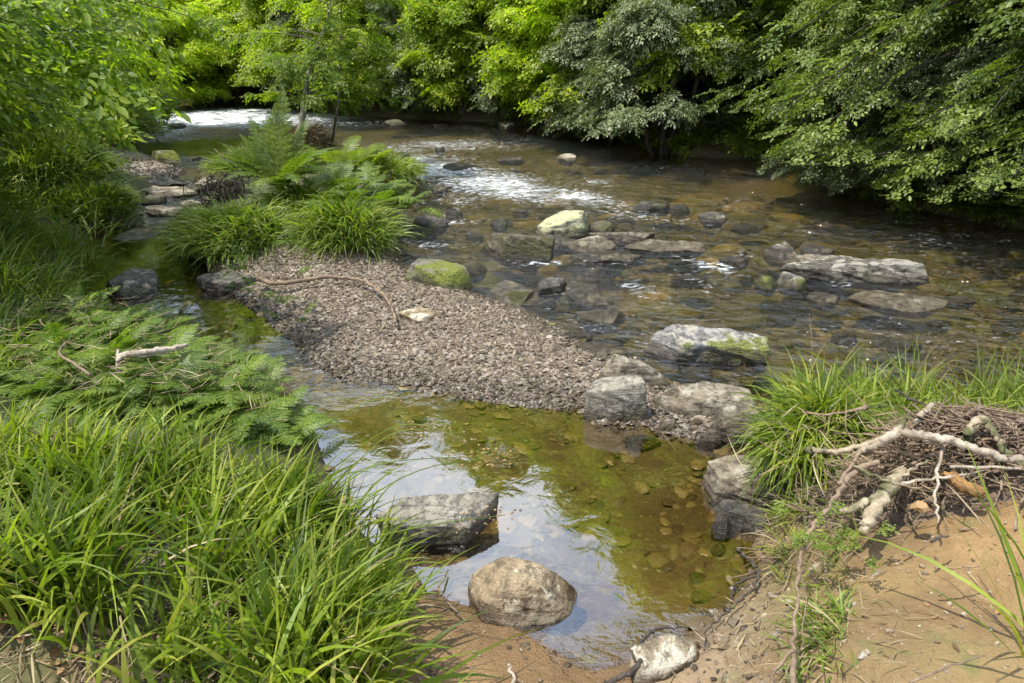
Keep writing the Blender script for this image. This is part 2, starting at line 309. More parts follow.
def fields(P):
    """height and masks for points P (n,2)"""
    out = []
    for k in range(0, len(P), 60000):
        Q = P[k:k+60000]
        d2 = (Q[:, None, 0]-CW[None, :, 0])**2+(Q[:, None, 1]-CW[None, :, 1])**2
        w = 1/(d2+.03)**2; w /= w.sum(1, keepdims=True); f = w@CW[:, 2:]
        jit = (fbm(Q[:, 0], Q[:, 1], 3.1)-.5)*.16*np.clip(np.hypot(Q[:, 0], Q[:, 1])/6, .5, 2)
        dn, df, di = sdf(Q, near), sdf(Q, far), sdf(Q, isl); d = np.maximum(np.maximum(dn, df), di)+jit*.5
        u, v = PX(Q[:, 0], Q[:, 1])
        n1 = fbm(Q[:, 0], Q[:, 1], 1.3, 5)-.5
        land = f[:, 0]*(1-np.exp(-np.maximum(d, 0)/f[:, 1]))*(1+.5*n1)+.04*(fbm(Q[:, 0], Q[:, 1], 6., 3)-.5)*np.clip(d*3, 0, 1)*f[:, 4:5].max(1)
        land = land+np.where(df > 1.5, np.minimum((df-1.5)*.33, 16), 0)+np.where((dn > 2) & (Q[:, 0] < -4), np.minimum((dn-2)*.22, 14), 0)
        pool = np.exp(-(((Q[:, 0]-.1)/1.5)**2+((Q[:, 1]-3.3)/1.1)**2))
        dep = .30-.06*pool+(.5-fbm(Q[:, 0], Q[:, 1], 1.1, 4))*.30*(1-pool)
        run = .35+.35*pool
        bed = -dep*(1-np.exp(np.minimum(d, 0)/run))
        z = np.where(d > 0, land, bed)
        # masks
        g, s, gr = f[:, 2], f[:, 3], f[:, 4]
        silt = np.clip(np.exp(-(((Q[:, 0]-.2)/.9)**2+((Q[:, 1]-2.35)/.5)**2))*1.4, 0, 1)
        out.append(np.stack([z, g, np.where(d > 0, s, silt), gr, d], 1))
    return np.concatenate(out)
def height(x, y): return float(fields(np.array([[x, y]]))[0, 0])
def axis(segs):
    a = [segs[0][0]]
    for s, e, st in segs:
        n = max(1, round((e-s)/st)); a += list(np.linspace(s, e, n+1)[1:])
    return np.array(a)
def grid(xs, ys):
    X, Y = np.meshgrid(xs, ys); nx, ny = len(xs), len(ys)
    i = np.arange(nx*ny).reshape(ny, nx)
    return np.stack([X.ravel(), Y.ravel()], 1), np.stack([i[:-1, :-1], i[:-1, 1:], i[1:, 1:], i[1:, :-1]], -1).reshape(-1, 4)
xs = axis([(-160, -40, 12), (-40, -12, 1.2), (-12, -5, .14), (-5, -2.4, .05), (-2.4, 3., .025), (3., 8, .06), (8, 20, .5), (20, 160, 10)])
ys = axis([(-100, -10, 10), (-10, 0, .8), (0, 1.4, .06), (1.4, 5.2, .025), (5.2, 10, .05), (10, 30, .14), (30, 60, 1.2), (60, 260, 12)])
P, Fc = grid(xs, ys); FD = fields(P)
me = mesh('ground', np.column_stack([P, FD[:, 0]]), Fc, True); attr(me, 'mask', FD[:, 1:4])
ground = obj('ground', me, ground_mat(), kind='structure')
# ------------------------------------------------------------------ water
xs = axis([(-60, -14, 1.), (-14, -5, .09), (-5, 5, .04), (5, 9, .07), (9, 40, 1.)])
ys = axis([(-8, 1.8, .8), (1.8, 12, .035), (12, 32, .09), (32, 60, 1.5)])
P, Fc = grid(xs, ys)
u, v = PX(P[:, 0], P[:, 1])
def blob(cu, cv, ru, rv, rot=0):
    du, dv = u-cu, v-cv; c, s = math.cos(rot), math.sin(rot)
    return np.exp(-(((du*c+dv*s)/ru)**2+((-du*s+dv*c)/rv)**2))
foam_glint = np.zeros(len(P))
for a in [(210, 119, 110, 9, 0, 1.7), (150, 130, 45, 9, 0, 1.4), (300, 116, 70, 5, 0, 1.3), (240, 112, 80, 4, 0, 1.2), (430, 168, 65, 13, .1, 1), (500, 185, 80, 16, .15, 1), (575, 196, 60, 9, .2, .85), (450, 145, 60, 6, 0, .7), (620, 215, 60, 6, .1, .5), (400, 150, 40, 6, 0, .6), (470, 200, 40, 8, 0, .5), (600, 182, 30, 5, 0, .6),
          (440, 300, 20, 8, 0, .8), (455, 222, 30, 4, 0, .55), (545, 262, 20, 5, 0, .8), (560, 288, 26, 6, 0, .6), (640, 290, 30, 7, .3, .8), (720, 268, 40, 5, .2, .7), (700, 285, 30, 6, .4, .5), (600, 262, 40, 4, 0, .4), (430, 245, 40, 5, 0, .4), (745, 255, 20, 5, .4, .4), (640, 235, 30, 4, 0, .3), (845, 285, 15, 3, 0, .5), (580, 312, 25, 4, 0, .35)]:
    foam_glint = np.maximum(foam_glint, blob(*a[:5])*(a[5] if len(a) > 5 else 1))
foam_glint = np.clip(foam_glint*.9+.16*np.clip(fbm(P[:, 0], P[:, 1], .9, 3)*2-.6, 0, 1)*(P[:, 1] > 4.6), 0, 1.6)  # weak broad term paints sparse glints over the open river
calm = np.clip(blob(470, 520, 360, 125)*1.9, 0, 1); calm = np.maximum(calm, np.clip(blob(180, 300, 140, 75)*1.6, 0, 1)); calm = np.maximum(calm, .75*np.clip(blob(230, 148, 120, 12)*1.4, 0, 1))
inr = sdf(P, isl); rough = np.where((P[:, 1] > 4.3) & (P[:, 0] > -1), np.maximum(1-calm, 0), 1-calm)
rough = np.clip(rough*(.45+.9*np.clip(foam_glint*1.5, 0, 1)+.25*fbm(P[:, 0], P[:, 1], .7)), 0, 1)
fl = P@np.array([[math.cos(.5), -math.sin(.5)], [math.sin(.5), math.cos(.5)]])
wave = (fbm(fl[:, 0]*.8, fl[:, 1], 2.6, 4)-.5)*.05+(fbm(fl[:, 0], fl[:, 1], 8., 3)-.5)*.022
z = wave*rough*(.6+1.4*np.minimum(foam_glint, 1))
me = mesh('river_water', np.column_stack([P, z]), Fc, True); attr(me, 'rough', rough); attr(me, 'foam_glint', foam_glint)
obj('river_water', me, water_mat(), kind='structure')
# ------------------------------------------------------------------ rocks
import bmesh
_ico = {}
def ico(n):
    if n not in _ico:
        b = bmesh.new(); bmesh.ops.create_icosphere(b, subdivisions=n, radius=1)
        _ico[n] = (np.array([q.co[:] for q in b.verts]), np.array([[q.index for q in f.verts] for f in b.faces])); b.free()
    return _ico[n]
def rock_mesh(size, seed, sub=4, box=.5, cuts=9, tilt=(0, 0), rot=0, rough=.05, strata=.03, taper=0., lean=0., soft=26):
    """faceted stone: the intersection of random planes, edges slightly worn, then broken up with noise"""
    r = np.random.default_rng(seed); D, Fc = ico(sub)
    N, O = [], []
    N.append((r.normal(0, .16), r.normal(-.06, .14), 1)); O.append(.46 if box > .36 else .85)
    N.append((0, 0, -1)); O.append(.9)
    m = 5 if box > .55 else 7; a0 = r.uniform(0, 6.3)
    for k in range(m):
        a = a0+k*6.283/m+r.uniform(-.35, .35); N.append((math.cos(a), math.sin(a), r.uniform(-.1, .12) if box > .8 else r.uniform(-.15, .4 if box > .55 else .7))); O.append(r.uniform(.78, .98))
    for k in range(cuts if box < .8 else 2):
        a = r.uniform(0, 6.3); N.append((math.cos(a), math.sin(a), r.uniform(.2, 1.6))); O.append(r.uniform(.70, .95))
    N = np.array(N); N /= np.linalg.norm(N, axis=1, keepdims=True); O = np.array(O)
    soft = 14 if box < .36 and cuts != 12 else 60
    q = (D@N.T)/O[None]; rad = 1/(np.log(np.exp(soft*(q-q.max(1, keepdims=True))).sum(1))/soft+q.max(1))
    V = D*rad[:, None]
    V /= np.array([(V[:, 0].max()-V[:, 0].min())/2, (V[:, 1].max()-V[:, 1].min())/2, 1]); V[:, 0] -= (V[:, 0].max()+V[:, 0].min())/2; V[:, 1] -= (V[:, 1].max()+V[:, 1].min())/2
    V[:, 2] = (V[:, 2]-V[:, 2].min())/(V[:, 2].max()-V[:, 2].min())*2-1
    if taper: V[:, 0] *= 1-taper*(V[:, 2]*.5+.5)
    sx, sy, sz = size; V = V*np.array([sx, sy, sz]); s = math.sqrt(sx*sy)
    o = Vector(r.uniform(-50, 50, 3)); q = 1.3/max(.02, s); out = V.copy()
    Nn = D/np.array([sx, sy, sz])*s; Nn /= np.linalg.norm(Nn, axis=1, keepdims=True)
    for i in range(len(V)):
        p = Vector(V[i]); a = mn.fractal(p*q+o, .8, 2.1, 6)*rough*1.1
        b = mn.noise(Vector((p.x*q*.8, p.y*q*.8, (p.z+.25*p.x+.15*p.y)*7*q))+o); b = (b if b > 0 else b*.3)*strata*1.5
        c = max(0., .12-abs(mn.noise(p*q*.9+o*2)))*rough*5
        out[i] += Nn[i]*(a+b-c)*s
    V = out
    tx, ty = tilt
    cx, sx_ = math.cos(tx), math.sin(tx); V = V@np.array([[1, 0, 0], [0, cx, sx_], [0, -sx_, cx]])
    cy, sy_ = math.cos(ty), math.sin(ty); V = V@np.array([[cy, 0, -sy_], [0, 1, 0], [sy_, 0, cy]])
    cz, sz_ = math.cos(rot), math.sin(rot); V = V@np.array([[cz, sz_, 0], [-sz_, cz, 0], [0, 0, 1]])
    return V, Fc
rock_n = 0
def rock(name, x0, y0, x1, y1, mat, label, flat=.3, rot=0, zb=0., group=None, sub=None, cat=None, **kw):
    """pixel box of the part above the water; flat = height / width"""
    global rock_n; rock_n += 1
    cu = (x0+x1)/2; pf = G(cu, y1, zb); dist = (pf-cam.location).length; a = math.asin((H-zb)/dist)
    ax = R(0); w = (x1-x0)*dist*math.cos(math.atan((y1-341.5)/F))/F*1.04; w = (x1-x0)/F*dist/math.sqrt(1+((y1-341.5)/F)**2+((cu-512)/F)**2)*1.03
    hw = (y1-y0)/F*dist/math.sqrt(1+((y1-341.5)/F)**2)
    if y1 < 380: flat *= .72
    sz = min(flat*w, .9*hw/math.cos(a)); sy = min(max((hw-sz*math.cos(a))/math.sin(a), .35*w), 1.7*w)
    sub = sub or (5 if (x1-x0) > 40 else 4)
    wr, dr = w, sy
    if rot:   # size along the turned axes that fills the same box
        c, s = abs(math.cos(rot)), abs(math.sin(rot)); k = min(.55, sy/w); wr = w/(c+s*k); dr = wr*k
    below = max(.10, .35*sz)
    V, Fc = rock_mesh((wr/2, dr/2, (sz+below)/2), 100+rock_n*13, sub, rot=rot, **kw)
    V[:, 2] += (sz+below)/2-below
    if not rot:
        k = np.abs(V[:, 2]-.15*sz) < .12*(sz+below)
        for ax_, full in ((0, wr), (1, dr)):
            V[:, ax_] *= min(1.35, full/max(1e-3, np.ptp(V[k, ax_])))
    else: V[:, :2] *= 1.12
    V[:, :2] *= (1-.38*np.clip(-V[:, 2]/below, 0, 1))[:, None]
    c = G(cu, y1, zb); dirn = Vector((c.x, c.y, 0)).normalized(); c = c+dirn*(sy/2)
    me = mesh(name, V, Fc, True)
    return obj(name, me, M[mat], label=label, cat=cat or name.split('_')[-1], group=group, loc=(c.x, c.y, zb))
rock('boulder', 471, 547, 586, 630, 'rkwarm', 'rounded tan boulder with cream patches at the edge of the still pool', .34, box=.35, cuts=8, rough=.06, strata=.02, sub=6)
rock('wedge_stone', 384, 494, 498, 545, 'rkblock', 'flat-topped wedge-shaped stone with dark upright front standing in the pool beside the sedge', .26, box=.85, cuts=5, tilt=(.06, -.05), rough=.03, sub=6, rot=.12)
rock('flat_stone', 612, 620, 716, 686, 'rkcream', 'flat cream and sandy stone sunk in the beach beside a dark crooked stick', .16, zb=.06, box=.5, cuts=7, rot=.3, sub=5)
rock('block_stone', 584, 370, 643, 424, 'rkblock', 'squat layered block of stone at the tip of the gravel bar', .72, box=.95, cuts=5, rough=.05, strata=.07, rot=-.15, sub=5)
rock('rock', 594, 354, 672, 390, 'rkpale', 'pale grey pyramid-shaped rock just behind the layered block', .40, box=.5, cuts=7, zb=.02, taper=.35)
rock('flat_rock', 646, 378, 752, 420, 'rkpale', 'long pale flat slab lying across the stony spit', .24, box=.7, cuts=5, rot=-.18, zb=.03, tilt=(0, .04))
rock('boulder', 708, 396, 770, 444, 'rk', 'grey rounded boulder with ledges touching the sedge tussock', .5, box=.4, cuts=7, rough=.08, strata=.05, sub=5)
rock('stone', 710, 379, 743, 396, 'rk', 'small smooth grey stone behind the long pale slab', .35, box=.2, cuts=3)
rock('boulder', 696, 440, 806, 516, 'rkpale', 'big pale boulder half hidden by the hanging sedge tussock', .33, box=.4, cuts=8, rough=.05, strata=.05, rot=-.3, sub=6)
rock('flat_stone', 709, 497, 775, 534, 'rkwet', 'dark flat stone leaning over black shadow under the tussock', .2, zb=.02, box=.4, cuts=5, rot=-.35, tilt=(0, .12))
rock('stone', 711, 514, 733, 533, 'rkdark', 'little dark stone tucked under the leaning flat stone', .5, box=.3)
rock('boulder', 640, 317, 758, 361, 'rkhalf', 'large grey boulder with olive moss on one shoulder in the river', .30, box=.6, cuts=6, rough=.06, rot=-.1, sub=6)
rock('stone', 729, 350, 770, 365, 'rkpale', 'small wet light-grey stone in front of the moss-shouldered boulder', .14, box=.3, cuts=5)
rock('rock', 574, 299, 633, 329, 'rk', 'grey triangular rock with a sloping flat face, standing alone in the river', .26, box=.6, cuts=3, rot=.25, tilt=(.08, -.16))
rock('stone', 562, 328, 592, 341, 'rkdark', 'small dark stone at the water edge of the gravel bar', .3, box=.4)
rock('flat_rock', 574, 338, 643, 357, 'rk', 'thin grey slab with dark underside along the gravel edge', .12, box=.5, cuts=5, rot=-.12)
rock('rock', 402, 257, 484, 293, 'rkmoss', 'slanting rock with a bright yellow-green moss ridge beside the gravel bar', .36, box=.6, cuts=4, rot=-.35, tilt=(0, .16), sub=5)
rock('stone', 453, 257, 486, 276, 'rkbrownmoss', 'small brown stone behind the mossy slanting rock', .35, box=.3)
rock('rock', 486, 275, 534, 306, 'rkhalf', 'low mottled rock washed by water below the mossy slanting rock', .16, box=.6, cuts=4)
rock('flat_rock', 529, 272, 572, 298, 'rkwet', 'narrow dark slab tilted up out of the riffle', .3, box=.6, rot=.5, tilt=(0, -.25))
rock('rock', 565, 279, 608, 306, 'rkwet', 'wet grey rock with water streaming over it', .2, box=.6, cuts=4)
rock('boulder', 479, 221, 557, 263, 'rkbrownmoss', 'dark brown mossy boulder sloping down like a ramp', .5, box=.7, cuts=3, rot=-.3, tilt=(0, .20), sub=6)
rock('boulder', 526, 207, 592, 241, 'rkyellow', 'large angular boulder crusted with pale yellow lichen', .42, box=.8, cuts=3, rot=.2, tilt=(0, -.22), sub=5)
rock('rock', 586, 211, 614, 238, 'rkbrownmoss', 'dark mossy rock against the yellow-lichened boulder', .5, box=.5)
rock('stone', 543, 232, 580, 248, 'rkwet', 'brownish stone wedged under the yellow-lichened boulder', .3, box=.4)
rock('rock', 562, 235, 616, 252, 'rkpale', 'pale-topped low rock in front of the lichened boulder', .2, box=.8)
rock('flat_rock', 586, 225, 617, 236, 'rkpale', 'little pale slab resting behind the dark-fronted slab', .2, box=.6)
rock('flat_rock', 590, 228, 654, 243, 'rk', 'dark-fronted slab between the lichened boulder and the long flat slab', .2, box=.6, rot=.06, cuts=5)
rock('flat_rock', 560, 247, 640, 262, 'rkwet', 'thin wet slab at the foot of the rock cluster', .08, box=.6, rot=.05)
rock('flat_rock', 624, 239, 705, 253, 'rkpale', 'long flat whitish slab with a dark squared end', .11, box=.9, cuts=3)
rock('stone', 412, 215, 449, 229, 'rkdark', 'dark wet stone near the leafy island bank', .35, box=.4)
rock('stone', 408, 225, 440, 234, 'rkdark', 'low dark stone in front of another near the island bank', .2, box=.4)
rock('stone', 445, 208, 463, 215, 'rkdark', 'tiny dark stone midway between island and lichened boulder', .35)
rock('stone', 491, 216, 509, 226, 'rkdark', 'small dark stone peeking up behind the ramp-shaped boulder', .4)
rock('stone', 396, 251, 425, 257, 'rkdark', 'thin dark stone barely above water above the gravel bar', .15)
rock('boulder', 778, 253, 912, 282, 'rklong', 'long low boulder with black wet front and pale top ridge', .17, box=.7, cuts=3, rough=.06, rot=-.04, sub=6)
rock('rock', 783, 252, 845, 268, 'rkpale', 'pale worn rock at the end of the long low boulder', .2, box=.4)
rock('flat_stone', 847, 284, 952, 317, 'rkpale', 'flat oval whitish stone in front of the long low boulder', .08, box=.25, cuts=4, rot=-.15, rough=.04, sub=5)
rock('stone', 776, 269, 803, 290, 'rkhalf', 'rounded speckled stone at the end of a riffle', .5, box=.3)
rock('stone', 755, 272, 778, 289, 'rkmoss', 'greenish knobbly stone beside the rounded speckled stone', .5, box=.3)
rock('stone', 806, 289, 838, 304, 'rkwet', 'squarish stone just breaking the surface near the oval stone', .15, box=.8)
rock('rock', 765, 243, 800, 262, 'rkwet', 'wet broken rock behind the pale worn rock', .3, box=.4)
rock('flat_rock', 800, 243, 835, 254, 'rkwet', 'thin wet slab upstream of the long low boulder', .15)
rock('stone', 631, 199, 671, 210, 'rkdark', 'dark moss-brown stone lying low in the glittering river', .2, box=.4)
rock('stone', 671, 203, 692, 210, 'rkdark', 'small dark stone next to the low moss-brown one', .25)
rock('stone', 699, 211, 728, 223, 'rkwet', 'grey wet stone with water round it, alone upstream', .3)
rock('stone', 556, 153, 577, 162, 'rkcream', 'single white stone shining in the riffles', .35)
rock('stone', 446, 161, 487, 171, 'rkbrownmoss', 'brown weedy stone awash in the riffles', .15)
rock('stone', 497, 156, 525, 161, 'rkwet', 'faint brown stone awash behind the white water', .12)
rock('stone', 388, 151, 411, 157, 'rkdark', 'dark stone awash beside the island bushes', .2)
rock('stone', 434, 146, 444, 151, 'rkdark', 'tiny dark stone upstream in the white water', .4)
rock('stone', 432, 183, 448, 192, 'rkwet', 'little grey stone between two riffles', .4)
rock('stone', 386, 119, 408, 126, 'rkbrownmoss', 'dark stone close under the far bushes', .3)
rock('rock', 499, 121, 516, 129, 'rkpale', 'pale rock on the far waterline', .45)
rock('rock', 540, 124, 556, 131, 'rk', 'grey rock at the foot of the far bushes', .45)
rock('rock', 147, 148, 191, 166, 'rkmoss', 'mossy yellow-topped rock by the upstream shingle', .38, box=.5, rot=-.25)
rock('stone', 186, 156, 200, 160, 'rkdark', 'dark stone beside the mossy yellow-topped rock', .2)
rock('stone', 170, 123, 186, 129, 'rkdark', 'black stone in the white rapids', .35)
rock('stone', 153, 122, 167, 126, 'rkdark', 'low black stone in the rapids by the overhanging leaves', .25)
for a in [(138, 178, 196, 187, 'rk', 'thin grey slab at the top of the rocky step', .08, .05), (140, 186, 205, 196, 'rkpale', 'weathered slab in the middle of the rocky step', .10, -.1), (176, 189, 214, 213, 'rkpale', 'silvery ridged slab sloping down the rocky step', .18, -.45), (146, 201, 190, 219, 'rkpale', 'pale pointed slab overhanging dark water', .18, -.2),
          (145, 194, 168, 203, 'rkbrownmoss', 'brown stone between two slabs of the rocky step', .3, 0), (196, 176, 222, 188, 'rkpale', 'pale stone beside the tangle of roots', .3, 0), (200, 192, 236, 206, 'rk', 'grey slab running under the island bank', .2, -.2), (186, 181, 212, 191, 'rkdark', 'dark wet stone in the rocky step', .2, 0)]:
    rock('flat_rock' if 'slab' in a[5] else 'stone', *a[:6], flat=a[6], rot=a[7], box=.6, cuts=6, strata=.06, zb=.03)
_r = random.Random(4)
for (cu, cv, w_) in [(500, 296, 18), (545, 303, 22), (618, 262, 24), (690, 280, 26), (735, 262, 28), (820, 262, 20), (745, 228, 22), (780, 318, 22), (845, 335, 22), (700, 372, 22), (905, 345, 26), (960, 300, 22), (520, 212, 14), (475, 235, 16), (600, 170, 12), (440, 126, 12)]:
    hh_ = w_*_r.uniform(.14, .24); rock('low_stone', cu-w_*.8, cv-hh_, cu+w_*.8, cv, _r.choice(['rkwet', 'rkdark', 'rkbrownmoss', 'rkwet']), 'low wet stone barely breaking the surface of the running river', _r.uniform(.03, .08), group='low stones awash in the river', sub=4, box=.6, cuts=6, rough=.09, rot=_r.uniform(-.5, .5))
rock('flat_stone', 113, 230, 154, 242, 'rkpale', 'low flat pinkish stone alone in the side channel', .07, box=.4)
rock('rock', 108, 271, 161, 297, 'rkwet', 'rounded brown rock in the still side channel', .36, box=.4, cuts=6, rough=.05)
rock('rock', 202, 265, 264, 298, 'rkdark', 'dark blocky rock at the upper corner of the gravel bar', .32, box=.6, rot=.15)
rock('stone', 50, 258, 80, 274, 'rk', 'grey stone half in grass beside the side channel', .25)
rock('flat_stone', 403, 305, 441, 318, 'rkwarm', 'flat tan stone bedded in the gravel', .10, zb=.12, box=.6)
rock('stone', 625, 430, 660, 441, 'rkbrownmoss', 'flat brown stone at the pool edge below the pebbles', .05, box=.3)
for a in [(694, 428, 722, 440, 'rk', 'oval grey pebble at the edge of the spit'), (686, 417, 703, 424, 'rkwarm', 'small rounded tan pebble on the spit'), (657, 418, 674, 426, 'rkpale', 'small pale pebble near the middle of the spit'), (707, 408, 720, 420, 'rk', 'upright grey pebble beside the ledged boulder')]:
    rock('pebble', *a, flat=.3, zb=.04, box=.2, cuts=3, cat='pebble')
# ------------------------------------------------------------------ scattered chips (gravel, bed stones)
def chips(n, pts, zs, smin, smax, flat=(.25, .5), sub=1, seed=1, tilt=.35):
    r = np.random.default_rng(seed); V0, F0 = ico(sub); k = len(V0)
    n = len(pts); s = smin*(smax/smin)**(r.random(n)**1.7); asp = r.uniform(.5, .9, n); fl = r.uniform(*flat, n)
    lowd = V0@r.normal(size=(3, n, 4)).reshape(3, -1)
    V = np.repeat(V0[None], n, 0)*(1+(.22 if sub == 1 else .05)*r.normal(size=(n, k, 1)).clip(-1.3, 1.3))*(1+(0 if sub == 1 else .16)*np.sin(2.2*lowd.reshape(k, n, 4)).sum(2).T[..., None]/2)
    V *= np.stack([s, s*asp, s*fl], 1)[:, None]/2*1.0
    for ax, an in ((0, r.normal(0, tilt, n)), (1, r.normal(0, tilt, n)), (2, r.uniform(0, 6.3, n))):
        c, q = np.cos(an)[:, None], np.sin(an)[:, None]; i, j = [(1, 2), (2, 0), (0, 1)][ax]
        a, b = V[:, :, i].copy(), V[:, :, j].copy(); V[:, :, i] = a*c-b*q; V[:, :, j] = a*q+b*c
    V += np.column_stack([pts, zs+s*fl*.25])[:, None]
    return V.reshape(-1, 3), (F0[None]+np.arange(n)[:, None, None]*k).reshape(-1, 3)
def scatter(n, x0, x1, y0, y1, keep, seed=1):
    r = np.random.default_rng(seed); P = np.column_stack([r.uniform(x0, x1, n), r.uniform(y0, y1, n)]); f = fields(P); k = keep(P, f, r)
    return P[k], f[k]
P, f = scatter(130000, -3.4, 2.2, 3.5, 8.2, lambda P, f, r: (sdf(P, isl) > -.05) & (f[:, 1] > .45) & (f[:, 0] > -.07), 3)
P, f = P[:42000], f[:42000]
V, Fc = chips(0, P, f[:, 0]+.002, .011, .056, (.13, .35), 1, 4, .42)
obj('gravel', mesh('gravel', V, Fc), M['gravel'], label='bar of grey-brown shale gravel between pool and river', cat='gravel', kind='stuff')
P, f = scatter(6000, -8.5, -4.5, 10.5, 15, lambda P, f, r: (f[:, 1] > .5) & (f[:, 0] > -.04) & (f[:, 4] < 1.3), 5)
V, Fc = chips(0, P, f[:, 0]+.002, .03, .08, (.2, .45), 1, 6)
obj('shingle', mesh('shingle', V, Fc), M['gravel'], label='patch of shingle beside the upstream rocky step', cat='gravel', kind='stuff')
def inview(P, m=40):
    u, v = PX(P[:, 0], P[:, 1]); return (u > -m) & (u < 1024+m) & (v < 683+m)
P, f = scatter(90000, -6, 8, 2.2, 12, lambda P, f, r: (f[:, 4] < .02) & inview(P) & (r.random(len(P)) < np.clip(1.4-f[:, 2], .35, 1)) & (fbm(P[:, 0], P[:, 1], 1.6) > .30), 7)
V, Fc = chips(0, P[:20000], f[:20000, 0]-.004, .018, .15, (.12, .28), 2, 8, .14)
obj('riverbed_pebbles', mesh('riverbed_pebbles', V, Fc), M['bedstone'], label='algae-browned pebbles and cobbles covering the riverbed', cat='pebbles', kind='stuff')
P, f = scatter(2600, -.5, 8, 4.6, 13, lambda P, f, r: (f[:, 4] < -.35) & inview(P), 11)
cobs = []
t = NT('submerged_rock'); oi = t.n('ShaderNodeObjectInfo'); g_ = geo_pos(t).outputs['Position']; cr = t.n('ShaderNodeValToRGB'); t.l(oi.outputs['Random'], cr.inputs[0]); e_ = cr.color_ramp.elements
for i_, c_ in enumerate([(.05, .048, .02), (.18, .155, .045), (.12, .135, .032), (.29, .225, .08), (.045, .042, .02), (.15, .14, .055)]):
    if i_ > 1: e_.new(.5)
for i_, c_ in enumerate([(.05, .048, .02), (.18, .155, .045), (.12, .135, .032), (.29, .225, .08), (.045, .042, .02), (.15, .14, .055)]): e_[i_].position = i_/5; e_[i_].color = (*c_, 1)
nn_ = t.noise(g_, 12, 6, .7); M['rkbed'] = t.done(t.principled(t.mix(t.ramp(nn_, .35, .65, 0, .7), cr.outputs[0], t.mix(1., cr.outputs[0], (.4, .4, .35), 'MULTIPLY')), .8, t.bump(nn_, .02)))
for i in range(0, min(len(P), 240)):
    s = random.uniform(.22, .75)*(1.0 if P[i, 1] > 6 else .6); hgt = min(.14, -1.2*f[i, 0])
    if i < 9:
        Vv, Ff = rock_mesh((.5, random.uniform(.26, .38), .5), 900+i, 3, .4, 7, rough=.07); cobs.append(mesh('submerged_stone', Vv, Ff, True))
    o = obj('submerged_stone', cobs[i % 9], M['rkbed'], label='flat algae-brown stone lying under the moving river water', cat='stone', group='submerged stones in the river')
    o.location = (P[i, 0], P[i, 1], f[i, 0]+.01); o.rotation_euler = (random.uniform(-.1, .1), random.uniform(-.1, .1), random.gauss(-.15, .5)); o.scale = (s, s, hgt)
P, f = scatter(1500, .55, 1.3, 1.8, 2.9, lambda P, f, r: (f[:, 4] > -.1) & (f[:, 0] < .28), 17)
V, Fc = chips(0, P[:420], f[:420, 0], .01, .055, (.3, .6), 1, 18)
obj('shore_pebbles', mesh('shore_pebbles', V, Fc), M['gravel'], label='loose pebbles at the damp foot of the bare bank', cat='gravel', kind='stuff')
P, f = scatter(9000, -1.2, 2.6, .8, 2.75, lambda P, f, r: (f[:, 2] > .5) & (f[:, 4] > -.15) & (r.random(len(P)) < .75), 13)
V, Fc = chips(0, P[:2600], f[:2600, 0], .006, .028, (.4, .8), 1, 14)
obj('beach_grit', mesh('beach_grit', V, Fc), pebble_mat('grit', [(.16, .105, .055), (.26, .185, .11), (.33, .27, .19), (.10, .07, .04)]), label='fine grit and tiny pebbles strewn over the sandy bank', cat='gravel', kind='stuff')
# ------------------------------------------------------------------ tubes
def tube(pts, rad, sides=8, res=6, wob=.0, seed=0):
    P = np.array([tuple(p) for p in pts], float); n = len(P)
    rad = np.array(rad if hasattr(rad, '__len__') else [rad]*n, float)
    if len(rad) != n: rad = np.interp(np.linspace(0, 1, n), np.linspace(0, 1, len(rad)), rad)
    Q = np.vstack([2*P[0]-P[1], P, 2*P[-1]-P[-2]]); C = []; Rr = []
    for i in range(n-1):
        for t in np.linspace(0, 1, res, endpoint=False):
            a, b, c, d = Q[i:i+4]
            C.append(.5*((2*b)+(c-a)*t+(2*a-5*b+4*c-d)*t*t+(3*b-a-3*c+d)*t**3)); Rr.append(rad[i]*(1-t)+rad[i+1]*t)
    C.append(P[-1]); Rr.append(rad[-1]); C = np.array(C); Rr = np.array(Rr)
    r = np.random.default_rng(seed)
    if wob: C[1:-1] += r.normal(0, wob, (len(C)-2, 3)); Rr = Rr*(1+r.normal(0, .12, len(Rr)))
    T = np.gradient(C, axis=0); T /= np.linalg.norm(T, axis=1, keepdims=True)+1e-9
    ref = np.array([0, 0, 1.]) if abs(T[:, 2]).mean() < .8 else np.array([1., 0, 0])
    A = np.cross(T, ref); A /= np.linalg.norm(A, axis=1, keepdims=True)+1e-9; B = np.cross(T, A)
    an = np.linspace(0, 2*math.pi, sides, endpoint=False)
    V = C[:, None]+Rr[:, None, None]*(np.cos(an)[None, :, None]*A[:, None]+np.sin(an)[None, :, None]*B[:, None])
    m = len(C); i = np.arange(m*sides).reshape(m, sides); j = np.roll(i, -1, 1)
    Fc = np.stack([i[:-1], j[:-1], j[1:], i[1:]], -1).reshape(-1, 4)
    V = V.reshape(-1, 3); e = len(V); V = np.vstack([V, C[0], C[-1]])
    caps = [[i[0, (k+1) % sides], i[0, k], e, e] for k in range(sides)]+[[i[-1, k], i[-1, (k+1) % sides], e+1, e+1] for k in range(sides)]
    # caps as thin quads: shrink end rings instead of triangles
    capV = []; 
    for ring, c in ((i[0], C[0]), (i[-1], C[-1])):
        capV.append(c+(V[ring]-c)*.02)
    b = len(V)-2; V = np.vstack([V[:b], capV[0], capV[1]])
    c0 = np.arange(b, b+sides); c1 = np.arange(b+sides, b+2*sides)
    F0 = np.stack([c0, np.roll(c0, -1), np.roll(i[0], -1), i[0]], -1); F1 = np.stack([i[-1], np.roll(i[-1], -1), np.roll(c1, -1), c1], -1)
    return V, np.concatenate([Fc, F0, F1])
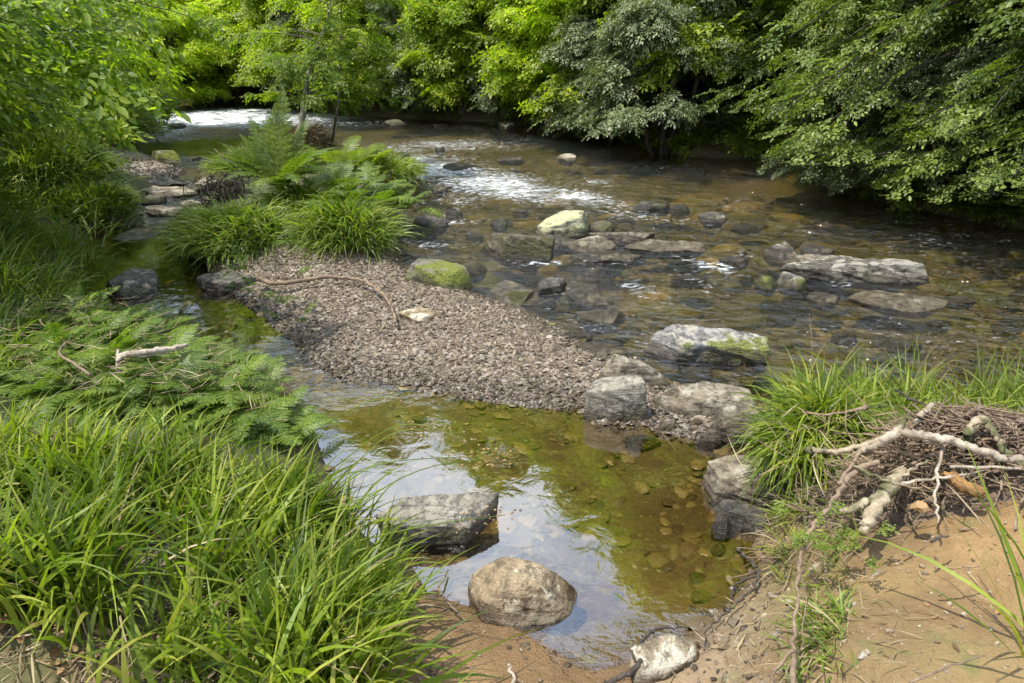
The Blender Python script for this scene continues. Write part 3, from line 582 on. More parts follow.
# ------------------------------------------------------------------ leaves
def basis(D, roll=None, up=None):
    """rows: X along D, Z near up, Y across ; D (n,3)"""
    D = D/np.linalg.norm(D, axis=1, keepdims=True); up = np.array([0, 0, 1.]) if up is None else up
    Y = np.cross(np.broadcast_to(up, D.shape), D); Y /= np.linalg.norm(Y, axis=1, keepdims=True)+1e-9; Z = np.cross(D, Y)
    if roll is not None:
        c, s = np.cos(roll)[:, None], np.sin(roll)[:, None]; Y, Z = Y*c+Z*s, Z*c-Y*s
    return np.stack([D, Y, Z], 1)
L6 = np.array([(0, 0, 0), (.28, .27, .07), (.70, .25, .06), (1.05, 0, -.03), (.70, -.25, .06), (.28, -.27, .07)])
L6F = np.array([[0, 1, 2, 3], [0, 3, 4, 5]])
L4 = np.array([(0, 0, 0), (.45, .31, .04), (1.05, 0, -.02), (.45, -.31, .04)]); L4F = np.array([[0, 3, 2, 1]])
def spray_tpl(L, leaf, seed, six=True, nside=4, droop=.25, dens=1.):
    r = np.random.default_rng(seed); O, D, S = [], [], []
    def twig(o, d, ln):
        n = max(2, int(ln/leaf*1.5*dens))
        for k in range(n+1):
            t = k/n; p = o+d*ln*t
            for sg in ((1, -1) if k < n else (0,)):
                a = sg*r.uniform(.7, 1.1); dd = np.array([d[0]*math.cos(a)-d[1]*math.sin(a), d[0]*math.sin(a)+d[1]*math.cos(a), r.normal(-.15, .3)])
                O.append(p+r.normal(0, leaf*.12, 3)); D.append(dd); S.append(leaf*r.uniform(.6, 1.15))
    twig(np.zeros(3), np.array([1., 0, 0]), L)
    for k in range(nside):
        t = .15+.7*k/nside; sg = 1 if k % 2 else -1; a = sg*r.uniform(.6, .95)
        twig(np.array([L*t, 0, 0]), np.array([math.cos(a), math.sin(a), r.normal(0, .08)]), L*(.62-.4*t))
    O, D, S = np.array(O), np.array(D), np.array(S)
    B = basis(D, r.normal(0, .45, len(O))); T = L6 if six else L4
    V = O[:, None]+np.einsum('kj,njc,n->nkc', T, B, S)
    V[..., 2] -= droop*(V[..., 0]**2)/max(L, .01)
    return V.reshape(-1, 3), len(T)
def place(tpls, pos, D, scale, roll):
    """tpls list of (V,k); returns V,F of all instances"""
    n = len(pos); w = rng.integers(0, len(tpls), n); Vs, Fs, off = [], [], 0
    B = basis(D, roll)
    for q, (T, k) in enumerate(tpls):
        s = np.where(w == q)[0]
        if not len(s): continue
        V = pos[s][:, None]+np.einsum('kj,njc->nkc', T, B[s]*scale[s][:, None, None]); V = V.reshape(-1, 3)
        nl = len(V)//k; base = L6F if k == 6 else L4F
        Fs.append((base[None]+np.arange(nl)[:, None, None]*k).reshape(-1, 4)+off); off += len(V); Vs.append(V)
    return np.concatenate(Vs), np.concatenate(Fs)
TP = {'near': [spray_tpl(.42, .050, s, True, 4) for s in range(6)], 'mid': [spray_tpl(.55, .072, s+20, True, 4) for s in range(6)],
      'far': [spray_tpl(.62, .088, s+40, False, 4) for s in range(6)], 'hazel': [spray_tpl(.36, .062, s+60, True, 3, .35, .9) for s in range(6)]}
def bough(o, az, L, el, droop, r):
    n = 7; t = np.linspace(0, 1, n); d = np.array([math.cos(az), math.sin(az)])
    rr = L*t; z = math.tan(el)*rr-droop*rr*rr/L; wob = np.cumsum(r.normal(0, .05*L/n, (n, 2)), 0)
    return np.column_stack([o[0]+d[0]*rr+wob[:, 0], o[1]+d[1]*rr+wob[:, 1], o[2]+z])
def tree_meshes(seed, height=13, r0=.16, h0=1.0, n_low=40, n_up=30, az0=0, spread=math.pi, L=(2.5, 4.5), el=.35, droop=.45, tpl='mid', spb=26, hlow=4.2, lean=(0, 0), ups=1.9, zmin=.1, stems=1):
    r = np.random.default_rng(seed); parts = []; pos, D = [], []; sc_ = []
    tips = np.array([lean[0]*height, lean[1]*height])
    for st in range(stems):
        a = r.uniform(0, 6.3); off = np.array([math.cos(a), math.sin(a)])*(.35 if stems > 1 else 0)
        k = 7; t = np.linspace(0, 1, k); c = np.column_stack([off[0]*t*3+tips[0]*t+r.normal(0, .12, k)*t, off[1]*t*3+tips[1]*t+r.normal(0, .12, k)*t, t*height-.3])
        parts.append(tube(c, [r0/math.sqrt(stems)*(1.25-x*1.1) for x in t], 10, 5, .01, seed))
    for i in range(n_low+n_up):
        low = i < n_low; h = r.uniform(h0, hlow) if low else r.uniform(hlow, height*.97)
        az = az0+(r.uniform(-spread, spread)); frac = min(1, max(0, (h-h0)/(height-h0)))
        ln = r.uniform(*L)*(1-.65*frac**2)
        o = np.array([tips[0]*h/height, tips[1]*h/height, h]); B = bough(o, az, ln, el*(1+.6*frac), droop*(1.1 if low else .7), r)
        B[:, 2] = np.maximum(B[:, 2], zmin)
        parts.append(tube(B, [.035*ln/4, .022*ln/4, .006], 5, 2, .0, i))
        m = spb if low else int(spb*.55); tt = r.uniform(.22, 1, m)**.75
        P_ = np.stack([np.interp(tt, np.linspace(0, 1, len(B)), B[:, k]) for k in range(3)], 1)
        sd = r.choice([-1, 1], m)*r.uniform(.2, 1.25, m); aa = az+sd
        d = np.stack([np.cos(aa), np.sin(aa), r.normal(-.22, .22, m)], 1)
        pos.append(P_+r.normal(0, .09, (m, 3))); D.append(d); sc_.append(r.uniform(.75, 1.25, m)*(1 if low else ups))
    pos = np.concatenate(pos); D = np.concatenate(D); s = np.concatenate(sc_); pos[:, 2] = np.maximum(pos[:, 2], zmin)
    V, Fc = place(TP[tpl], pos, D, s, r.normal(0, .35, len(pos))); V[:, 2] = np.maximum(V[:, 2], zmin*.3)
    tv = join_arrays(parts)
    return mesh('trunk', *tv, True), mesh('crown', V, Fc)
def tree(name, meshes, loc, rz, leaf, label, cat='tree', group=None, bark='bark', s=1.):
    e = obj(name, None, label=label, cat=cat, group=group); e.location = loc; e.rotation_euler = (0, 0, rz); e.scale = (s, s, s)
    for nm, me, m in (('trunk', meshes[0], M[bark]), ('crown', meshes[1], M[leaf])):
        if me.materials: me.materials.clear()
        o = obj(nm, me, None, parent=e)
        me.materials.append(m) if not len(me.materials) else None
        o.material_slots[0].link = 'OBJECT'; o.material_slots[0].material = m
    return e
def gz(x, y): return max(0, height(x, y))-.05
# big trees leaning over the water on the far side, lowest boughs sweeping the surface
PI = math.pi
T1 = tree_meshes(1, 12, .20, .4, 150, 36, PI, 1.9, (2.6, 4.8), .30, .52, 'near', 34, 4.2)
T2 = tree_meshes(2, 14, .22, 1.2, 115, 40, PI, 1.9, (2.4, 4.6), .35, .45, 'mid', 32, 4.6)
T3 = tree_meshes(3, 10, .18, .3, 115, 40, PI, 2.4, (1.8, 3.8), .40, .42, 'far', 32, 5.0, ups=2.2)
T4 = tree_meshes(4, 15, .25, 2.0, 50, 60, PI, PI, (2.5, 4.5), .4, .4, 'far', 24, 5)
B1 = tree_meshes(5, 2.6, .08, .25, 60, 0, PI, PI, (.9, 1.7), .6, .55, 'near', 20, 2.2, stems=4)
B2 = tree_meshes(6, 3.6, .08, .2, 90, 0, PI, PI, (1.2, 2.3), .7, .5, 'far', 22, 3.2, stems=4)
for args in [
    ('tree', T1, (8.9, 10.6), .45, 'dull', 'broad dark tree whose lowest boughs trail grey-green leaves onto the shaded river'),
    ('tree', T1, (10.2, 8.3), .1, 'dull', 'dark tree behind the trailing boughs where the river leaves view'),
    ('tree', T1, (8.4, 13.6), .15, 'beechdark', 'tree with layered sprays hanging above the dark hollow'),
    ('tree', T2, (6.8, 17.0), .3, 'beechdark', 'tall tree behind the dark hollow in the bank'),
    ('tree', T2, (5.2, 19.6), -.2, 'mid', 'mid-green tree rising behind the silvery bush'),
    ('tree', T3, (3.6, 22.2), 0, 'mid', 'green layered tree on the far bank beside the yellow-green one'),
    ('tree', T3, (.6, 24.6), .6, 'lime', 'sunlit yellow-green tree on the far bank'),
    ('tree', T3, (-2.2, 25.6), -.7, 'lime', 'bright yellowest tree catching the sun at the river bend'),
    ('tree', T3, (-5.2, 27.4), .3, 'mid', 'tree at the river bend seen behind the island alder'),
    ('tree', T3, (-8.8, 31.5), -.4, 'mid', 'tree above the upstream rapids'),
    ('tree', T3, (-13.5, 36), .2, 'beech', 'farthest tree upstream beyond the rapids'),
    ('tree', T3, (2.1, 23.2), 2.2, 'lime', 'small sunlit tree between the layered tree and the yellow-green one'),
    ('tree', T3, (-.8, 25.4), 3.9, 'mid', 'green tree between the two brightest ones'),
    ('tree', T3, (-3.9, 26.8), 5.1, 'lime', 'yellow-green tree right of the island alder'),
    ('tree', T3, (-7.1, 29.4), 1.8, 'lime', 'yellow-green tree seen through the alder leaves'),
    ('tree', T3, (-11, 33.5), 2.9, 'lime', 'pale green tree over the head of the rapids'),
    ('tree', T3, (4.4, 20.9), 1.4, 'mid', 'green tree above the grey-green bushes'),
    ('tree', T3, (-18, 41), 1.2, 'lime', 'sunny tree far upstream past the rapids'),
    ('tree', T3, (-23, 40), 2.2, 'mid', 'tree at the far upstream end of the river'),
    ('tree', T4, (12.5, 15), .3, 'beech', 'tall tree on the slope behind the broad dark tree'),
    ('tree', T4, (9.5, 20.5), 2., 'beech', 'tall tree on the slope behind the hollow'),
    ('tree', T4, (5, 26), 1., 'mid', 'tall tree on the slope behind the layered tree'),
    ('tree', T4, (0, 30), 4., 'mid', 'tall tree on the slope behind the sunlit tree'),
    ('tree', T4, (-6, 33), 5.2, 'mid', 'tall tree on the slope at the bend'),
    ('tree', T4, (-8.9, 33), 3.1, 'lime', 'tall tree towering right behind the head of the rapids'),
    ('tree', T4, (-17, 36), .9, 'lime', 'tall sunny tree beyond the upstream bend'),
    ('tree', T4, (-13.2, 17), 2.2, 'mid', 'tall tree on the near bank above the shingle'),
    ('tree', T4, (-13, 41), 2.5, 'mid', 'tall tree on the slope upstream')]:
    nm, T, (x, y), rz, leaf, lab = args
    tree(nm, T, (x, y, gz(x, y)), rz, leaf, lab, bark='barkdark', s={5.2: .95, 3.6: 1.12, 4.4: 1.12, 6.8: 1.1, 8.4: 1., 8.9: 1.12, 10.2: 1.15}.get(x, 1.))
for args in [(B1, 3.15, 16.2, .3, 'dull', 'silvery-leaved bush drooping into the river beside the hollow', 1.15), (B1, 2.3, 18.4, 2., 'dull', 'grey-green bush next to the silvery bush', 1.1), (B2, 1.3, 20.6, 1., 'mid', 'leafy bush with dark gap beneath on the far bank', .9),
             (B1, .2, 22.3, 4., 'mid', 'small rounded bush above the pale rock on the far bank', .9), (B2, -1.5, 23.3, 3., 'lime', 'bright bush dipping to the far waterline', .9), (B1, -3.2, 24.2, 5., 'dull', 'pale-leaved bush low over the far waterline', 1.1), (B2, -4.6, 25., .5, 'lime', 'yellow-green bush behind the sapling stem', .9),
             (B1, -6.6, 27, 2.5, 'beech', 'dark bush behind the alder stem on the far bank', 1.2), (B2, -8.8, 29.3, 1.5, 'mid', 'bush above the far rapids', 1.), (B2, -11.6, 32, 4.5, 'mid', 'last bush upstream on the far bank', 1.1),
             (B1, 5.45, 11.6, 2.9, 'dull', 'bush dipping into dark water beside the hollow mouth', .8), (B1, 5.9, 10.7, 1.9, 'dull', 'bush between two others under the broad dark tree', .8), (B2, 8.6, 8.4, 1.9, 'dull', 'bush under the outermost boughs downstream', .8),
             (B1, 6.3, 10.1, .9, 'dull', 'low bush spreading over dark water under the broad dark tree', .75), (B1, 7.6, 9.2, 3.9, 'dull', 'low dark bush at the river edge near the frame of boughs', .8), (B2, 7.2, 16.4, 2., 'lime', 'patch of bright bush glowing inside the dark hollow', .45)]:
    T, x, y, rz, leaf, lab, s = args
    tree('bush', T, (x, y, gz(x, y)), rz, leaf, lab, cat='bush', bark='barkdark', s=s)
# wooded slope behind everything
pos = []; r = np.random.default_rng(77)
P = np.column_stack([r.uniform(-45, 30, 16000), r.uniform(14, 60, 16000)]); df = sdf(P, far); k = (df > 6) & (df < 26); P = P[k]; hz = fields(P)[:, 0]
pos = np.column_stack([P, hz+r.uniform(.2, 5, len(P))]); a = r.uniform(0, 6.3, len(P))
V, Fc = place(TP['far'], pos, np.stack([np.cos(a), np.sin(a), r.normal(-.1, .3, len(P))], 1), r.uniform(2., 3.4, len(P)), r.normal(0, .5, len(P)))
obj('woodland', mesh('woodland', V, Fc), M['mid'], label='deep woodland undergrowth filling the slope behind the far bank trees', cat='woodland', kind='stuff')
r = np.random.default_rng(78); P = np.column_stack([r.uniform(-16, 14, 60000), r.uniform(7, 36, 60000)]); df = sdf(P, far); k = (df > .02) & (df < 4); P = P[k][:5200]; Q = np.column_stack([r.uniform(2.5, 12, 14000), r.uniform(7, 20, 14000)]); dq = sdf(Q, far); P = np.concatenate([P, Q[(dq > 0) & (dq < 2.2)][:4200]]); hz = fields(P)[:, 0]
a = r.uniform(0, 6.3, len(P))
V, Fc = place(TP['near'], np.column_stack([P, hz+r.uniform(.03, .35, len(P))]), np.stack([np.cos(a), np.sin(a), r.normal(.1, .3, len(P))], 1), r.uniform(.6, 1.2, len(P)), r.normal(0, .5, len(P)))
obj('undergrowth', mesh('undergrowth', V, Fc), M['beech'], label='low leafy undergrowth along the foot of the far bank', cat='undergrowth', kind='stuff')
# dark slender trunks inside the hollow
for i, (x, y, lx) in enumerate([(5.35, 15.9, .05), (5.7, 16.1, -.12), (6.05, 15.8, .2)]):
    V, Fc = tube([(0, 0, -.2), (lx*.5, 0, 1), (lx*2, .1, 2.2), (lx*3, .2, 4)], [.07, .05, .04, .03], 8, 4, .01, i)
    obj('slender_tree', mesh('slender_tree', V, Fc, True), M['barkgrey'], label=['thin grey trunk in the mouth of the hollow', 'middle thin trunk leaning in the hollow', 'thin trunk slanting outward in the hollow'][i], cat='tree', loc=(x, y, gz(x, y)))
# ------------------------------------------------------------------ grass blades
def blades(n, base, az, length, lean, curve, width, seed=0, segs=5, twist=.5, tipdroop=0.):
    """base (n,3)"""
    r = np.random.default_rng(seed); t = np.linspace(0, 1, segs+1)
    th = lean[:, None]+curve[:, None]*t[None]**1.3; ds = length[:, None]/segs
    hr = np.concatenate([np.zeros((n, 1)), np.cumsum(np.sin((th[:, 1:]+th[:, :-1])/2)*ds, 1)], 1)
    hz = np.concatenate([np.zeros((n, 1)), np.cumsum(np.cos((th[:, 1:]+th[:, :-1])/2)*ds, 1)], 1)
    ca, sa = np.cos(az)[:, None], np.sin(az)[:, None]
    bend = r.normal(0, .12, n)[:, None]*t[None]**2*length[:, None]
    C = np.stack([base[:, 0:1]+ca*hr-sa*bend, base[:, 1:2]+sa*hr+ca*bend, base[:, 2:3]+hz], -1)
    w = width[:, None]*np.clip(np.minimum(.55+1.6*t, (1.02-t)*2.2), .03, 1)[None]/2
    tw = r.normal(0, twist, n)[:, None]+t[None]*r.normal(0, .5, n)[:, None]
    S = np.stack([-sa*np.cos(tw)-ca*np.sin(tw)*np.cos(th), ca*np.cos(tw)-sa*np.sin(tw)*np.cos(th), np.sin(tw)*np.sin(th)], -1)
    V = np.stack([C-S*w[..., None], C+S*w[..., None]], 2).reshape(-1, 3)
    i = (np.arange(n)[:, None]*(segs+1)*2+np.arange(segs)[None]*2)[..., None]
    return V, (i+np.array([0, 1, 3, 2])).reshape(-1, 4)
def tussock(cx, cy, cz, rad, n, L, w, lean=(.1, .7), curve=(.5, 1.6), seed=0, bias=None, dome=0.):
    r = np.random.default_rng(seed); a = r.uniform(0, 6.3, n); q = np.sqrt(r.random(n))*rad
    b = np.column_stack([cx+np.cos(a)*q, cy+np.sin(a)*q, cz+dome*(1-(q/rad)**2)-.02])
    az = a+r.normal(0, .6, n)
    if bias is not None: az = np.where(r.random(n) < bias[1], bias[0]+r.normal(0, .7, n), az)
    ln = r.uniform(*L, n); le = r.uniform(*lean, n)*(.35+.65*q/rad); ln = ln*(.62+.75*vn(az*1.3+seed, az*0+seed*.37)); wk = r.random(n) < .18; le = np.where(wk, le+.5, le)
    return blades(n, b, az, ln, le, r.uniform(*curve, n), r.uniform(*w, n), seed)
def tuss_obj(name, parts, mat, label, cat='grass tussock', **kw): return obj(name, mesh(name, *join_arrays(parts)), M[mat], label=label, cat=cat, **kw)
def GZ(u, v, z0=.4, it=4):               # pixel -> point on the terrain
    z = z0
    for _ in range(it): p = G(u, v, z); z = .5*z+.5*max(0, height(p.x, p.y))
    p.z = z; return p
# long sedge in front, lower left
def band(n, poly, L, w, seed, lean=(.05, .5), curve=(.2, 1.3), azb=(0, 0), zoff=0, segs=5):
    r = np.random.default_rng(seed); pl = np.array(poly); x0, y0 = pl.min(0); x1, y1 = pl.max(0)
    P = np.column_stack([r.uniform(x0, x1, n*4), r.uniform(y0, y1, n*4)]); d = sdf(P, pl); P = P[(d > 0)]
    cl = fbm(P[:, 0], P[:, 1], 5.5, 2); P = P[r.random(len(P)) < np.clip((cl-.3)*3, .08, 1)][:n]; n = len(P)
    z = fields(P)[:, 0]; az = r.uniform(0, 6.3, n); az = np.where(r.random(n) < azb[1], azb[0]+r.normal(0, .8, n), az)
    return blades(n, np.column_stack([P, z-.02+zoff]), az, r.uniform(*L, n)*(.7+.5*vn(P[:, 0]*3, P[:, 1]*3)), r.uniform(*lean, n), r.uniform(*curve, n), r.uniform(*w, n), seed, segs)
sedge = [(-2.7, 2.3), (-2.4, 2.85), (-1.6, 2.95), (-1.05, 2.9), (-.62, 2.65), (-.48, 2.3), (-.42, 1.9), (-.38, 1.45), (-.75, 1.4), (-1.15, 1.6), (-1.5, 1.85), (-1.95, 1.95)]
tuss_obj('sedge_grass', [band(2900, sedge, (.28, .56), (.011, .021), 21, (.05, .5), (.1, 1.5), (.2, .3), segs=7), band(500, sedge, (.4, .68), (.009, .015), 22, (.1, .6), (.5, 1.9), (.1, .6), segs=7)], 'blade', 'dense clump of long bright sedge beside the still pool', 'grass', kind='stuff')
bankL = [(-6.5, 3), (-5.2, 8.2), (-4.5, 8.0), (-4.25, 7.2), (-4.0, 6.5), (-3.7, 5.9), (-3.3, 4.9), (-2.9, 3.7), (-2.7, 3.2), (-2.7, 2.2), (-4, 2)]
tuss_obj('bank_grass', [band(7500, bankL, (.25, .55), (.008, .015), 23, (.1, .6), (.4, 1.8), (-.3, .4)), band(14000, [(-15, 26), (-11.4, 24), (-9, 17), (-7.6, 13.5), (-6.0, 11), (-4.9, 9.6), (-4.7, 8), (-6.5, 5), (-16, 5)], (.3, .75), (.012, .028), 24, (.1, .7), (.6, 2.), (-.3, .3), segs=4)], 'blade_soft', 'rank green grass covering the sloping bank of the side channel', 'grass', kind='stuff')
c = GZ(112, 214); tuss_obj('grass_tussock', [tussock(c.x-.28, c.y+.1, .12, .42, 1400, (.22, .38), (.012, .02), (.1, .7), (.6, 1.8), 31, dome=.25)], 'blade_soft', 'rounded grass tussock beside the rocky step and side channel')
c = GZ(75, 190); tuss_obj('grass_tussock', [tussock(c.x-.35, c.y, .45, .7, 1900, (.4, .75), (.014, .024), (.2, .9), (.8, 2.2), 32, (-.5, .4), .3)], 'blade_soft', 'pale arching tussock spilling down the bank above the rounded one')
c = G(100, 150); tuss_obj('grass_tussock', [tussock(c.x, c.y, .3, 1.1, 1600, (.5, 1.), (.02, .035), (.2, .9), (.8, 2.2), 33, (-.5, .4), .4)], 'blade_soft', 'shaded tussock overhanging the shingle upstream')
c = G(150, 135); tuss_obj('grass_tussock', [tussock(c.x-1, c.y, .3, 1.4, 1500, (.5, 1.1), (.025, .04), (.2, .9), (.8, 2.2), 34, (-.5, .4), .6)], 'blade_soft', 'dark grassy hummock nearest the white rapids')
# island
def isl_c(u, v, z=.0): return G(u, v, z)
c = G(345, 262); tuss_obj('grass_tussock', [tussock(c.x-.05, c.y+.30, .10, .46, 2100, (.28, .48), (.010, .018), (.1, .9), (.8, 2.2), 41, (-1.57, .35), .3)], 'blade_soft', 'glossy green tussock above the top of the gravel bar on the island')
c = G(230, 262); tuss_obj('grass_tussock', [tussock(c.x+.08, c.y+.28, .09, .55, 2100, (.26, .48), (.010, .018), (.2, .9), (.8, 2.3), 42, (-1.9, .4), .25)], 'blade_soft', 'drooping tussock overhanging the side channel on the island')
c = G(195, 245); tuss_obj('grass_tussock', [tussock(c.x+.12, c.y+.22, .06, .36, 1100, (.18, .34), (.010, .017), (.2, .9), (.8, 2.3), 43, (-2.2, .4), .15)], 'blade_soft', 'small tussock at the tip of the island beside the roots')
c = G(295, 245); tuss_obj('grass_tussock', [tussock(c.x, c.y+.45, .2, .45, 1000, (.25, .42), (.009, .016), (.2, .9), (.8, 2.2), 44, (-1.57, .35), .25)], 'blade_soft', 'leafy tussock in the heart of the island under the fern')
c = G(262, 190); tuss_obj('grass_tussock', [tussock(c.x, c.y+.2, .28, .75, 1500, (.3, .5), (.014, .022), (.2, .9), (.8, 2.2), 47, None, .15)], 'blade_soft', 'grass tussock behind the tall fern by the alder stem')
c = G(372, 190); tuss_obj('grass_tussock', [tussock(c.x, c.y+.1, .2, .7, 1300, (.25, .45), (.014, .022), (.2, .9), (.8, 2.2), 48, None, .15)], 'blade_soft', 'grass tussock on the river side of the island under low ferns')
c = G(305, 165); tuss_obj('grass_tussock', [tussock(c.x+.1, c.y-.1, .35, .38, 900, (.25, .5), (.012, .02), (.5, 1.1), (1., 2.2), 45, None, .25)], 'straw', 'brown withered tussock at the foot of the alder')
# right bank
tuss_obj('grass_tussock', [tussock(GZ(822, 448, .3).x, GZ(822, 448, .3).y, .30, .17, 520, (.20, .40), (.008, .014), (.1, .9), (.9, 2.4), 51, (-2.3, .4), .08), tussock(GZ(800, 475, .3).x, GZ(800, 475, .3).y, .28, .14, 420, (.24, .46), (.007, .014), (.4, 1.), (1.2, 2.4), 57, (-2.6, .7), .04)], 'blade', 'lush bright tussock hanging over the big pale boulder')
rb = [(1.5, 3.7), (1.65, 4.12), (2.2, 4.15), (3.6, 4.1), (5.5, 3.5), (5, 2.8), (3.3, 3.55), (2.3, 3.65), (1.9, 3.5)]
tuss_obj('bank_grass', [band(3000, rb, (.18, .40), (.005, .010), 52, (.2, .9), (.4, 1.8), (1.57, .2)), band(450, rb, (.35, .6), (.004, .008), 55, (.1, .6), (.2, 1.2), (1., .3))], 'blade', 'fringe of fresh green grass behind the driftwood heap', 'grass', kind='stuff')
hang = [tuple(GZ(*q).xy) for q in [(775, 500), (830, 480), (880, 520), (850, 580), (845, 683), (790, 690), (800, 600), (775, 540)]]
tuss_obj('bank_grass', [band(1700, hang, (.06, .18), (.004, .009), 53, (.3, 1.2), (.3, 1.5), (-2.6, .5))], 'blade_soft', 'short grass on the lip of the bare bank', 'grass', kind='stuff')
tuss_obj('bank_grass', [band(380, hang, (.10, .3), (.003, .006), 54, (.6, 1.5), (.6, 1.8), (-2.6, .7))], 'straw', 'withered straw hanging down the bare bank', 'grass', kind='stuff')
p = G(1050, 700, .62)
tuss_obj('arching_grass', [tussock(p.x+.13, p.y+.22, .58, .10, 16, (.35, .58), (.009, .014), (.4, 1.), (.2, 1.0), 56, (2.6, .75))], 'blade', 'few long green blades arching in over the bare soil', 'grass')
tuss_obj('withered_sedge', [band(420, sedge, (.2, .55), (.006, .012), 29, (.2, 1.1), (.3, 1.8), (.2, .3), segs=6)], 'straw', 'withered straw-coloured blades mixed through the long sedge', 'grass', kind='stuff')
# straw and litter at the foot of the sedge
def litter(n, poly, L, w, seed, zoff=.008):
    r = np.random.default_rng(seed); pl = np.array(poly); x0, y0 = pl.min(0); x1, y1 = pl.max(0)
    P = np.column_stack([r.uniform(x0, x1, n*5), r.uniform(y0, y1, n*5)]); P = P[sdf(P, pl) > 0][:n]; n = len(P); z = fields(P)[:, 0]
    return blades(n, np.column_stack([P, z+r.uniform(0, zoff, n)]), r.uniform(0, 6.3, n), r.uniform(*L, n), r.uniform(1.35, 1.6, n), r.normal(0, .1, n), r.uniform(*w, n), seed, 3, .3)
tuss_obj('straw_litter', [litter(1100, [(-2.2, 2.2), (-1.2, 2.3), (-.5, 2.0), (-.5, 1.4), (-1.5, 1.3), (-2.2, 1.5)], (.05, .25), (.003, .008), 61)], 'straw', 'dead straw and stalks on the soil below the long sedge', 'litter', kind='stuff')
tuss_obj('dead_leaves', [litter(160, [(-2.2, 2.2), (-1.2, 2.3), (-.5, 2.0), (-.5, 1.4), (-1.5, 1.3), (-2.2, 1.5)], (.04, .08), (.02, .035), 62, .03), litter(130, [(1.3, 1.6), (1.5, 2.6), (2.0, 3.0), (2.8, 3.0), (2.8, 1.5)], (.015, .045), (.008, .02), 63)], 'litter', 'scattered brown dead leaves on the bare banks', 'litter', kind='stuff')
tuss_obj('straw_litter', [litter(170, [(1.2, 1.5), (1.4, 2.6), (1.9, 3.1), (2.8, 3.1), (2.8, 1.4)], (.02, .13), (.002, .005), 64), litter(380, [(.55, 2.0), (.9, 2.45), (1.15, 2.7), (1.4, 2.6), (1.25, 1.7), (.8, 1.5)], (.02, .11), (.002, .006), 65, .02)], 'straw', 'thin stalks scattered over the bare brown soil', 'litter', kind='stuff')
# ------------------------------------------------------------------ ferns
def frond(base, az, L, lean, curve, width=.16, pairs=20, pin=9, seed=0, twist=0., fine=.5):
    r = np.random.default_rng(seed); N = 24; t = np.linspace(0, 1, N)
    th = lean+curve*t**1.2; ds = L/(N-1); hr = np.concatenate([[0], np.cumsum(np.sin((th[1:]+th[:-1])/2)*ds)]); hz = np.concatenate([[0], np.cumsum(np.cos((th[1:]+th[:-1])/2)*ds)])
    fw = np.array([math.cos(az), math.sin(az), 0]); sd = np.array([-math.sin(az), math.cos(az), 0])
    quads = []
    s = np.linspace(.12, .99, pairs); prof = np.sin(np.pi*np.clip(s, 0, 1)**.75)**.8*width+.01
    P0, D0, U0, LN = [], [], [], []
    for k in range(pairs):
        x = np.interp(s[k], t, hr); z = np.interp(s[k], t, hz); a = np.interp(s[k], t, th)
        T = fw*math.sin(a)+np.array([0, 0, 1])*math.cos(a); Nn = np.cross(T, sd)*-1
        Nn = fw*-math.cos(a)+np.array([0, 0, 1])*math.sin(a)
        for sg in (1, -1):
            d = sd*sg*1.0+T*.42-Nn*.18+r.normal(0, .06, 3); d /= np.linalg.norm(d)
            P0.append(base+fw*x+np.array([0, 0, z])); D0.append(d); U0.append((T, Nn)); LN.append(prof[k]*r.uniform(.85, 1.1))
    V = []; 
    for p, d, (T, Nn), ln in zip(P0, D0, U0, LN):
        Tp = T-d*(T@d); Tp /= np.linalg.norm(Tp); m = max(3, int(pin*ln/width+2)); q = np.linspace(0, .97, m)
        step = ln/m; w = fine*L/pairs*1.0*(1-q*.7)
        for sg in (1, -1):
            a0 = p+np.outer(q*ln, d); tip = a0+np.outer(w, Tp*sg)+np.outer(w*.45, d)-np.outer(w*.1, Nn)
            b0 = a0+d*step*1.0; tip2 = tip+d*step*.8
            V.append(np.stack([a0, b0, tip2, tip], 1))
    V = np.concatenate(V).reshape(-1, 3); n = len(V)//4
    tb = tube([base+fw*np.interp(x, t, hr)+np.array([0, 0, np.interp(x, t, hz)]) for x in np.linspace(0, 1, 8)], [.004*L+.001, .001], 4, 2)
    return join_arrays([(V, np.arange(n*4).reshape(n, 4)), tb])
c = G(272, 245); bx, by = c.x, c.y+.55
fern = obj('fern', None, label='tall lady fern with upright feathery fronds crowning the island', cat='fern')
fern.location = (bx, by, .55); fern.scale = (.95, .95, .95)
for i, (az, L, le, cu) in enumerate([(1.2, 1.25, .08, .3), (1.6, 1.0, .05, .25), (2.6, .95, .2, .5), (.4, .95, .5, 1.1), (-.3, .95, .7, 1.2), (-1.0, .85, .7, 1.3), (-1.7, .75, .7, 1.5), (3.4, .9, .45, .8), (-2.4, .8, .6, 1.5), (-2.9, .85, .6, 1.), (.9, 1., .3, .6), (2.1, .9, .15, .35), (-.6, 1.05, .5, 1.1), (.1, .8, .8, .9), (3.0, .8, .3, .6)]):
    obj('frond', mesh('frond', *frond(np.zeros(3), az, L, le, cu, .19, 15, 8, i, fine=.66)), M['fern'], parent=fern)
